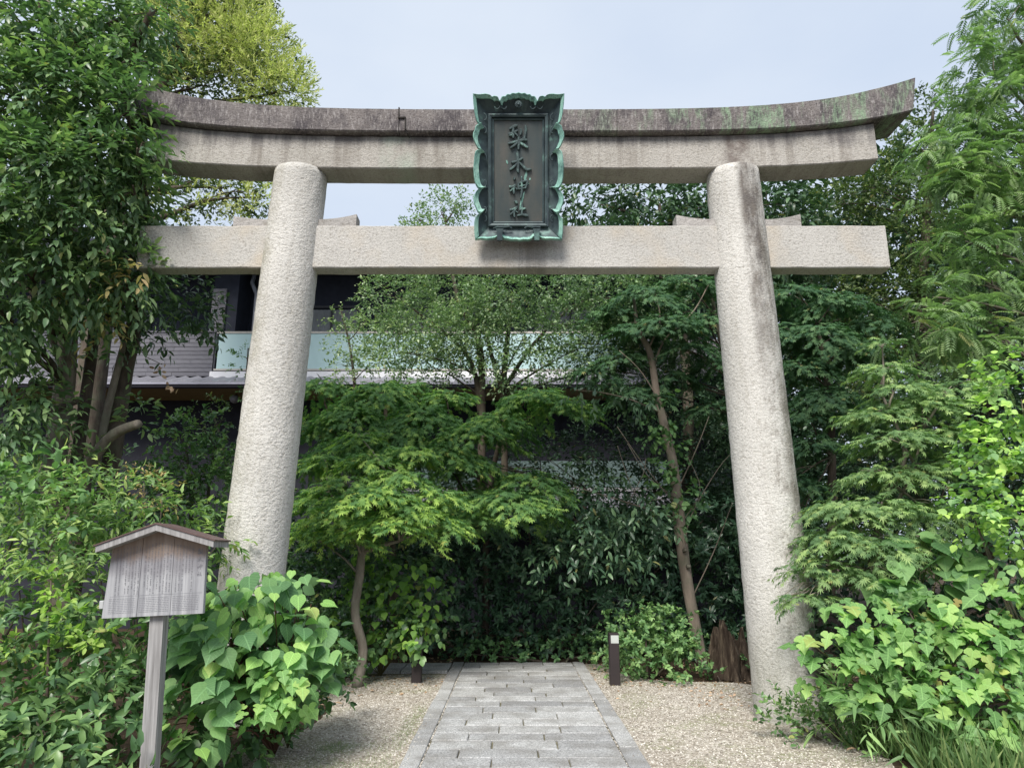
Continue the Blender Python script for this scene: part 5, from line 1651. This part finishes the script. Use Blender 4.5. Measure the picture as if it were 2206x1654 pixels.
def leaf_shell(cs, total, size, hang=0.55, front=0.45, up=0.8, jit=0.35):
    """leaf positions over the shells of clumps, blades hanging outwards"""
    W = clump_world(cs)
    area = np.array([r[0] * r[2] for c, r in W])
    cnt = np.maximum(3, (total * area / area.sum()).astype(int))
    out = []
    for (c, r), n in zip(W, cnt):
        P, d = ball_points(c, r, n, 0.75)
        keep = d[:, 1] < front
        for p, q in zip(P[keep], d[keep]):
            if p[2] < 0.1:
                continue
            D = np.array((q[0] * 0.8, q[1] * 0.8 - 0.25, -hang)) + RNG.normal(0, jit, 3)
            N = np.array((q[0] * 0.35, q[1] * 0.5 - 0.35, up)) + RNG.normal(0, 0.22, 3)
            out.append((p, D, N, size * RNG.uniform(0.6, 1.15)))
    return out
def stalks(parent, base, items, mat, every=3, r=0.006, name='stem'):
    b = MB()
    for p, D, N, s in items[::every]:
        b.tube(smooth_path([tuple(base), tuple(Vector(base) * 0.45 + Vector(p) * 0.55 + Vector((0, 0.05, 0.1))), tuple(p)], 3), list(np.linspace(r * 1.1, r * 0.45, 7)), 5)
    b.build(name, mat, parent, smooth=True, kind='stuff')

kb = ground_of(820, 1455)
kt = empty('heart_leaf_shrub', kb, 'bright green shrub with hanging rows of small heart leaves behind the slim maple trunk', 'shrub')
KC = [(880, 1240, 9.9, 80, 28), (820, 1270, 10, 70, 45), (895, 1310, 9.9, 55, 36), (830, 1340, 9.9, 70, 45), (740, 1300, 9.9, 40, 50), (880, 1365, 9.85, 40, 30), (800, 1395, 9.85, 50, 35), (725, 1390, 9.8, 34, 45), (800, 1215, 10, 60, 25), (925, 1340, 9.8, 26, 26), (898, 1372, 9.5, 24, 26), (880, 1350, 9.55, 24, 20)]
items = leaf_shell(KC, 560, 0.115, hang=0.9)
rnd.shuffle(items)
items = items[:298]
stalks(kt, kb, items, M_TWIG, 9, 0.005)
single_leaves(kt, [L_KATS], [T_HEART], [(*i, 0, 0) for i in items])
cl = Cloud()
crown(cl, KC, 60, k=6, L=0.22, size=0.1, tone=(0.2, 0.7), hang=0.6)
build_leaves(cl, T_ROUND, 'inner_leaves', L_SHRUB, kt)

# big heart-leaved shrub between notice board and pillar
BIG = [heart_big(1), heart_big(2), heart_big(3)]
LOB = [heart_big(11, True), heart_big(12, True), heart_big(13, True)]
mb = ground_of(590, 1625)
mt = empty('large_leaved_shrub', mb, 'shrub with large pale green heart leaves in front of the left pillar foot', 'shrub')
MC = [(560, 1290, 5.9, 120, 55), (630, 1260, 6.2, 60, 35), (500, 1290, 5.8, 90, 40), (660, 1330, 6.1, 50, 40), (470, 1380, 5.6, 90, 60), (590, 1390, 5.8, 110, 60), (690, 1400, 6.0, 50, 45), (420, 1370, 5.6, 50, 50), (450, 1480, 5.5, 70, 55), (430, 1560, 5.45, 65, 50), (650, 1470, 6.0, 60, 50), (540, 1440, 5.8, 90, 50)]
items = leaf_shell(MC, 500, 0.172, hang=0.6, front=0.3)
stalks(mt, mb, items, M_REDTWIG, 5, 0.007)
rnd.shuffle(items)
items = items[:298]
full = []
for p, D, N, s in items:
    young = RNG.random() < (0.45 if p[2] > 1.05 else 0.2)
    full.append((p, D, N, s * (0.75 if young else 1), 1 if young else 0, int(RNG.integers(0, 3))))
single_leaves(mt, [L_MAL, L_MALB], BIG, full)
cl = Cloud()
crown(cl, [(560, 1330, 6.3, 110, 50), (600, 1420, 6.3, 110, 60), (480, 1450, 5.9, 80, 70), (480, 1550, 5.8, 70, 60), (640, 1400, 6.4, 60, 50)], 90, k=5, L=0.22, size=0.13, tone=(0.0, 0.5), hang=0.5)
build_leaves(cl, T_ROUND, 'inner_leaves', L_SHRUB, mt)
lb = ground_of(620, 1610)
lm = empty('lobed_leaf_sapling', lb, 'light green sapling with small deeply lobed leaves low beside the left pillar', 'sapling')
items = leaf_shell([(610, 1470, 5.6, 70, 35), (560, 1520, 5.55, 50, 30), (590, 1450, 5.6, 50, 30), (620, 1520, 5.7, 45, 25)], 110, 0.13, hang=0.5)
stalks(lm, lb, items, M_TWIG, 5, 0.005)
single_leaves(lm, [L_MUL], LOB, [(*i, 0, int(RNG.integers(0, 3))) for i in items])

# left bed: nandina, evergreen shrub, ground layer
bush('nandina_bush', 'tall yellow green nandina bush with fine pointed leaves behind the notice board', 'bush', (-4.2, 6.9), [(60, 1060, 7.0, 90, 50), (180, 1080, 6.9, 90, 50), (300, 1090, 7.0, 90, 45), (380, 1110, 7.0, 60, 35), (90, 1160, 6.7, 100, 60), (200, 1150, 6.6, 90, 45), (40, 1260, 6.4, 80, 70), (140, 1250, 6.5, 90, 60), (220, 1040, 7.2, 60, 30), (440, 1200, 7.0, 40, 40), (470, 1170, 7.1, 30, 25)],
     T_NARROW, L_NAN, 125, k=8, L=0.24, size=0.105, spread=0.9, tone=(0.15, 0.8), hang=0.25, jdir=0.5)
bush('elder_bush', 'pale broad leaved plant with flat yellowish flower heads at the left edge under the tree', 'plant', (-5.0, 6.6), [(60, 1040, 6.8, 70, 28), (90, 1000, 7.0, 40, 16), (30, 1090, 6.7, 40, 30), (150, 1100, 6.5, 30, 40)], T_OVAL, L_VINE, 70, k=6, L=0.22, size=0.13, tone=(0.1, 0.6), stems=2)
bush('rusty_twig_bush', 'small bush with rusty yellow fine leaves behind the nandina near the pillar', 'bush', (-3.6, 7.9), [(310, 1040, 7.8, 50, 25), (350, 1060, 7.7, 40, 22)], T_NARROW, L_RUST, 150, k=7, L=0.16, size=0.06, tone=(0.2, 0.8), stems=2)
bush('evergreen_shrub', 'dark green pointed leaf shrub filling the lower left corner beside the notice board post', 'shrub', (-3.0, 5.6), [(40, 1420, 5.8, 90, 70), (150, 1420, 5.8, 90, 60), (240, 1400, 5.7, 70, 60), (300, 1440, 5.8, 60, 80), (60, 1530, 5.5, 90, 60), (170, 1530, 5.5, 90, 60), (250, 1520, 5.5, 70, 60), (60, 1620, 5.3, 90, 60), (180, 1620, 5.3, 90, 60), (20, 1640, 5.2, 60, 50), (40, 1620, 4.9, 80, 45), (150, 1640, 4.95, 80, 35), (250, 1650, 5.0, 50, 30), (10, 1560, 5.0, 60, 50), (0, 1370, 5.9, 60, 60), (110, 1655, 5.1, 80, 40), (0, 1480, 5.6, 60, 70), (420, 1640, 5.6, 40, 35), (270, 1610, 5.35, 40, 55), (380, 1400, 6.0, 60, 70), (370, 1290, 6.2, 50, 50), (100, 1350, 6.0, 90, 50), (250, 1350, 5.95, 60, 30), (360, 1520, 5.9, 50, 70)],
     T_LANCE, L_SHRUB, 110, k=7, L=0.22, size=0.115, whorl=True, tone=(0.05, 0.75), jit=0.4)
bush('yellow_shoot', 'single upright yellow green shoot rising left of the notice board', 'shoot', (-3.35, 5.55), [(110, 1250, 5.6, 12, 16), (125, 1290, 5.6, 20, 18), (140, 1340, 5.6, 22, 26), (150, 1380, 5.6, 30, 16), (200, 1365, 5.6, 26, 8), (40, 1395, 5.6, 26, 14), (100, 1410, 5.6, 26, 12)], T_OVAL, L_MAPB, 300, k=5, L=0.08, size=0.075, tone=(0.75, 1.0), stems=1)
bush('edging_shrub', 'low dark small leaved shrub along the gravel edge under the large leaves', 'shrub', (-2.1, 6.5), [(590, 1535, 6.4, 60, 45), (520, 1585, 6.0, 55, 40), (660, 1480, 6.9, 45, 40), (460, 1625, 5.7, 45, 30), (730, 1450, 7.4, 40, 40), (560, 1520, 6.2, 80, 50), (690, 1420, 6.9, 40, 50), (640, 1460, 6.6, 60, 60)], T_OVAL, L_SHRUB, 170, k=7, L=0.16, size=0.07, tone=(0.1, 0.75))
bush('shaded_shrub', 'shaded evergreen shrub between the left pillar and the slim maple', 'shrub', (-2.2, 9.6), [(680, 1250, 9.6, 50, 60), (690, 1350, 9.5, 50, 60), (660, 1180, 9.8, 45, 50), (620, 1300, 9.8, 50, 80), (720, 1420, 9.6, 40, 50), (560, 1250, 9.9, 70, 80), (580, 1400, 9.6, 70, 70), (470, 1300, 9.5, 70, 90)], T_OVAL, L_SHRUB, 95, k=7, L=0.22, size=0.09, tone=(0.0, 0.55))
bush('background_shrub', 'dark shrub in the gap between the left tree trunks and the pillar', 'shrub', (-4.6, 9.4), [(300, 1080, 9.4, 80, 60), (200, 1130, 9.2, 90, 60), (100, 1120, 9.2, 90, 60), (250, 1000, 9.8, 40, 30), (30, 1050, 9.3, 70, 70)], T_OVAL, L_SHRUB, 80, k=7, L=0.22, size=0.1, tone=(0.0, 0.5))

# right bed
rb = Vector((3.3, 6.4, 0))
rm = empty('lobed_leaf_shrub', rb, 'light green shrub with large holed and lobed leaves right of the right pillar', 'shrub')
RC = [(1850, 1330, 6.3, 90, 45), (1790, 1400, 6.3, 70, 45), (1900, 1420, 6.2, 80, 50), (2060, 1330, 6.2, 90, 45), (2150, 1300, 6.2, 70, 50), (2130, 1390, 6.1, 80, 50), (1990, 1460, 6.1, 70, 50), (2080, 1480, 6.0, 70, 40), (1860, 1490, 6.3, 70, 35), (2110, 1560, 5.8, 60, 35), (1765, 1455, 6.4, 40, 30), (2190, 1460, 6.0, 50, 60), (1960, 1360, 6.2, 60, 35), (2040, 1530, 5.9, 50, 30)]
items = leaf_shell(RC, 420, 0.165, hang=0.5, front=0.35, jit=0.42)
rnd.shuffle(items)
items = items[:296]
stalks(rm, rb, items, M_TWIG, 8, 0.006)
full = []
for p, D, N, s in items:
    y_ = RNG.random() < 0.018
    full.append((p, D, N, s * (0.6 if y_ else 1), 1 if y_ else 0, int(RNG.integers(0, 3))))
single_leaves(rm, [L_MUL, L_YELL], LOB, full)
hb = Vector((3.6, 7.0, 0))
hm = empty('large_leaved_shrub', hb, 'shaded shrub with big dull green heart leaves under the soft maple at the right', 'shrub')
items = leaf_shell([(1930, 1240, 6.7, 60, 45), (2000, 1190, 6.8, 60, 40), (2060, 1230, 6.7, 60, 50), (1960, 1290, 6.6, 70, 35), (2100, 1180, 6.8, 50, 40)], 110, 0.24, hang=0.45, front=0.3)
stalks(hm, hb, items, M_TWIG, 6, 0.006)
single_leaves(hm, [leafmat('shaded heart leaf', (0.04, 0.095, 0.035), (0.075, 0.15, 0.05), (0.12, 0.21, 0.065), 0.55, 0.3, 0.35, single=True, veins=True)], BIG, [(*i, 0, int(RNG.integers(0, 3))) for i in items])
bush('round_leaf_bush', 'tall bush of small rounded leaves with yellow green tips at the right edge', 'bush', (4.6, 6.3), [(2170, 790, 6.6, 50, 40), (2200, 860, 6.5, 60, 50), (2150, 900, 6.5, 50, 40), (2190, 960, 6.4, 60, 50), (2140, 1000, 6.4, 50, 45), (2100, 950, 6.6, 35, 25), (2190, 1050, 6.3, 50, 50), (2120, 1080, 6.3, 60, 45), (2180, 1140, 6.2, 50, 50), (2100, 1120, 6.4, 40, 35), (2190, 1210, 6.1, 40, 40)],
     T_ROUND, L_VINE, 130, k=7, L=0.2, size=0.075, tone=(0.4, 0.95), hang=0.25)
bush('round_leaf_bush', 'low bluish bush of small rounded leaves among the lobed leaves at the right', 'bush', (3.9, 6.3), [(1960, 1320, 6.35, 50, 50), (2010, 1390, 6.3, 60, 50), (1950, 1400, 6.3, 40, 40), (2160, 1500, 5.95, 50, 50), (2060, 1420, 6.2, 40, 35), (2190, 1560, 5.8, 40, 40), (2190, 1390, 6.1, 40, 40)], T_ROUND, L_VINE, 120, k=7, L=0.18, size=0.065, tone=(0.05, 0.5), hang=0.25)
bush('pillar_foot_shrub', 'small sprawling shrub of paired leaves hiding the foot of the right pillar', 'shrub', (2.85, 6.75), [(1710, 1560, 6.8, 50, 28), (1780, 1570, 6.7, 50, 30), (1690, 1510, 6.85, 25, 30), (1800, 1500, 6.8, 25, 40), (1830, 1560, 6.6, 40, 30), (1670, 1560, 6.8, 25, 18), (1750, 1530, 6.85, 20, 30)], T_OVAL, L_SHRUB, 200, k=8, L=0.18, size=0.062, tone=(0.3, 0.95))
bush('dark_underbrush', 'dark leafy underbrush behind the bamboo grass in the right bed', 'shrub', (4.2, 7.2), [(1850, 1440, 7.2, 90, 70), (1980, 1420, 7.2, 90, 80), (2100, 1430, 7.1, 90, 80), (2190, 1350, 7.1, 70, 90), (1820, 1340, 7.5, 80, 70), (1950, 1340, 7.6, 80, 70), (2080, 1280, 7.6, 90, 80), (2300, 1250, 7.6, 100, 90), (2300, 1400, 7.4, 100, 90), (2420, 1330, 7.6, 100, 90), (2420, 1450, 7.2, 100, 90), (2540, 1380, 7.4, 100, 90), (2320, 1100, 8, 100, 90)], T_OVAL, L_DARK, 90, k=7, L=0.22, size=0.1, tone=(0.1, 0.7))

# grass
def grass(name, label, cs, tm, mat, n, lo, hi, lean=0.5, tone=(0.2, 0.9), cat='grass'):
    cl = Cloud()
    for px, py, rx, ry, w in cs:
        m = int(n * w)
        c = ground_of(px, py)
        k = mpp(px, py, c.y)
        a = RNG.uniform(0, 6.28, m)
        q = np.sqrt(RNG.random(m))
        P = np.stack([c.x + np.cos(a) * q * rx * k, c.y + np.sin(a) * q * ry, np.zeros(m)], 1)
        D = np.stack([np.cos(a) * lean * q, np.sin(a) * lean * q, np.ones(m)], 1) + RNG.normal(0, 0.3, (m, 3))
        N = np.stack([np.cos(a), np.sin(a), np.full(m, .15)], 1) * -1 + RNG.normal(0, 0.3, (m, 3))
        N[:, 2] = np.abs(N[:, 2])
        D[:, 2] = np.abs(D[:, 2])
        cl.put(P, D, -N, RNG.uniform(lo, hi, m), RNG.uniform(*tone, m))
    o = build_leaves(cl, tm, name, mat, None)
    tag(o, label, cat, kind='stuff')
    return o
grass('grass_tuft', 'long arching grass along the right edge of the gravel', [(2120, 1690, 110, .3, 1.0), (2040, 1650, 70, .2, .6), (1960, 1630, 60, .15, .35), (2190, 1650, 60, .3, .7), (1880, 1610, 50, .15, .25)], T_BLADE, L_GRASS, 460, 0.18, 0.45, 1.1, tone=(0.0, 0.9))
cl = Cloud()
crown(cl, [(1900, 1540, 6.2, 90, 50), (1980, 1580, 6.0, 80, 45), (2060, 1600, 5.9, 80, 40), (1850, 1530, 6.4, 60, 40), (1960, 1500, 6.3, 70, 40)], 75, k=6, L=0.25, size=0.2, spread=0.7, up=0.6, hang=0.2, tone=(0.1, 0.8), lift=0.4)
o = build_leaves(cl, T_BAMBOO, 'bamboo_grass', L_BAM, None)
tag(o, 'bamboo grass with narrow pointed leaves in the right bed', 'bamboo grass', kind='stuff')
def scatter_grass(name, label, polys, n, lo, hi):
    cl = Cloud()
    for x, y, rx, ry in polys:
        P = np.stack([RNG.normal(x, rx, n), RNG.normal(y, ry, n), np.zeros(n)], 1)
        keep = ~((P[:, 0] > PX0 - .02) & (P[:, 0] < PX1 + .02))
        P = P[keep]
        m = len(P)
        cl.put(P, RNG.normal(0, 0.5, (m, 3)) * np.array((1, 1, .3)) + np.array((0, 0, .8)), RNG.normal(0, 1, (m, 3)), RNG.uniform(lo, hi, m), RNG.uniform(.3, 1, m))
    o = build_leaves(cl, T_BLADE, name, L_GRASS, None)
    tag(o, label, 'grass', kind='stuff')
scatter_grass('short_grass', 'sparse short green grass sprouting in the gravel left of the path', [(-1.05, 6.1, .1, .5), (-0.97, 7.3, .05, .5), (-1.3, 5.95, .2, .15), (-1.9, 6.0, .15, .15), (-1.5, 6.5, .08, .12)], 700, 0.012, 0.04)
scatter_grass('short_grass', 'sparse short green grass sprouting in the gravel right of the path', [(1.25, 7.9, .12, .3), (1.8, 7.2, .3, .2), (2.5, 6.8, .2, .1), (2.6, 6.2, .2, .1), (1.55, 6.1, .1, .1)], 150, 0.012, 0.035)

# fallen leaves, a few one can pick out
V_, F_, U_ = T_OVAL
for i, (px, py, m_, lab) in enumerate(((800, 1490, L_DEAD, 'pale curled fallen leaf on the gravel nearest the slim maple trunk'), (729, 1520, L_DEAD, 'dry fallen leaf on the gravel left of the path by the low shrub'), (690, 1505, L_YELL, 'yellow fallen leaf beside the low shrub at the gravel edge'),
                                        (1280, 1470, L_DEAD, 'brown fallen leaf against the right kerb near the bollard lamp'), (1835, 1621, L_DEAD, 'dark fallen leaf on the gravel before the pillar foot shrub'))):
    c = ground_of(px, py)
    me = raw_mesh('fallen_leaf', (V_ * 0.085 + np.array((0, -0.04, 0.012 + 0.01))) * np.array((1, 1, 1.5)), F_, np.full(len(V_), .6), U_, True)
    o = link('fallen_leaf', me, m_)
    o.location = (c.x, c.y, 0.0)
    o.rotation_euler = (0, 0, rnd.uniform(0, 6.28))
    tag(o, lab, 'fallen leaf', 'fallen leaves on the gravel')
# leaf litter under the trees
cl = Cloud()
m = 3200
P = np.stack([RNG.uniform(-4, 5, m), RNG.uniform(8.0, 12, m), np.full(m, .006)], 1)
keep = ~((P[:, 0] > PX0 - .03) & (P[:, 0] < PX1 + .03) & (RNG.random(m) < 0.97))
keep &= (P[:, 1] > 9.2 + RNG.normal(0, 0.35, m)) | (np.abs(P[:, 0]) > 2.0) | (RNG.random(m) < 0.06)
P = P[keep]
m = len(P)
cl.put(P, RNG.normal(0, 1, (m, 3)) * np.array((1, 1, .15)), np.tile(np.array((0, 0, 1.0)), (m, 1)) + RNG.normal(0, .25, (m, 3)), RNG.uniform(.025, .06, m), RNG.random(m))
o = build_leaves(cl, T_OVAL, 'leaf_litter', L_DEAD, None)
tag(o, 'brown leaf litter on the soil under the trees and hedge', 'leaf litter', kind='stuff')
print('leaf triangles', TRI[0])
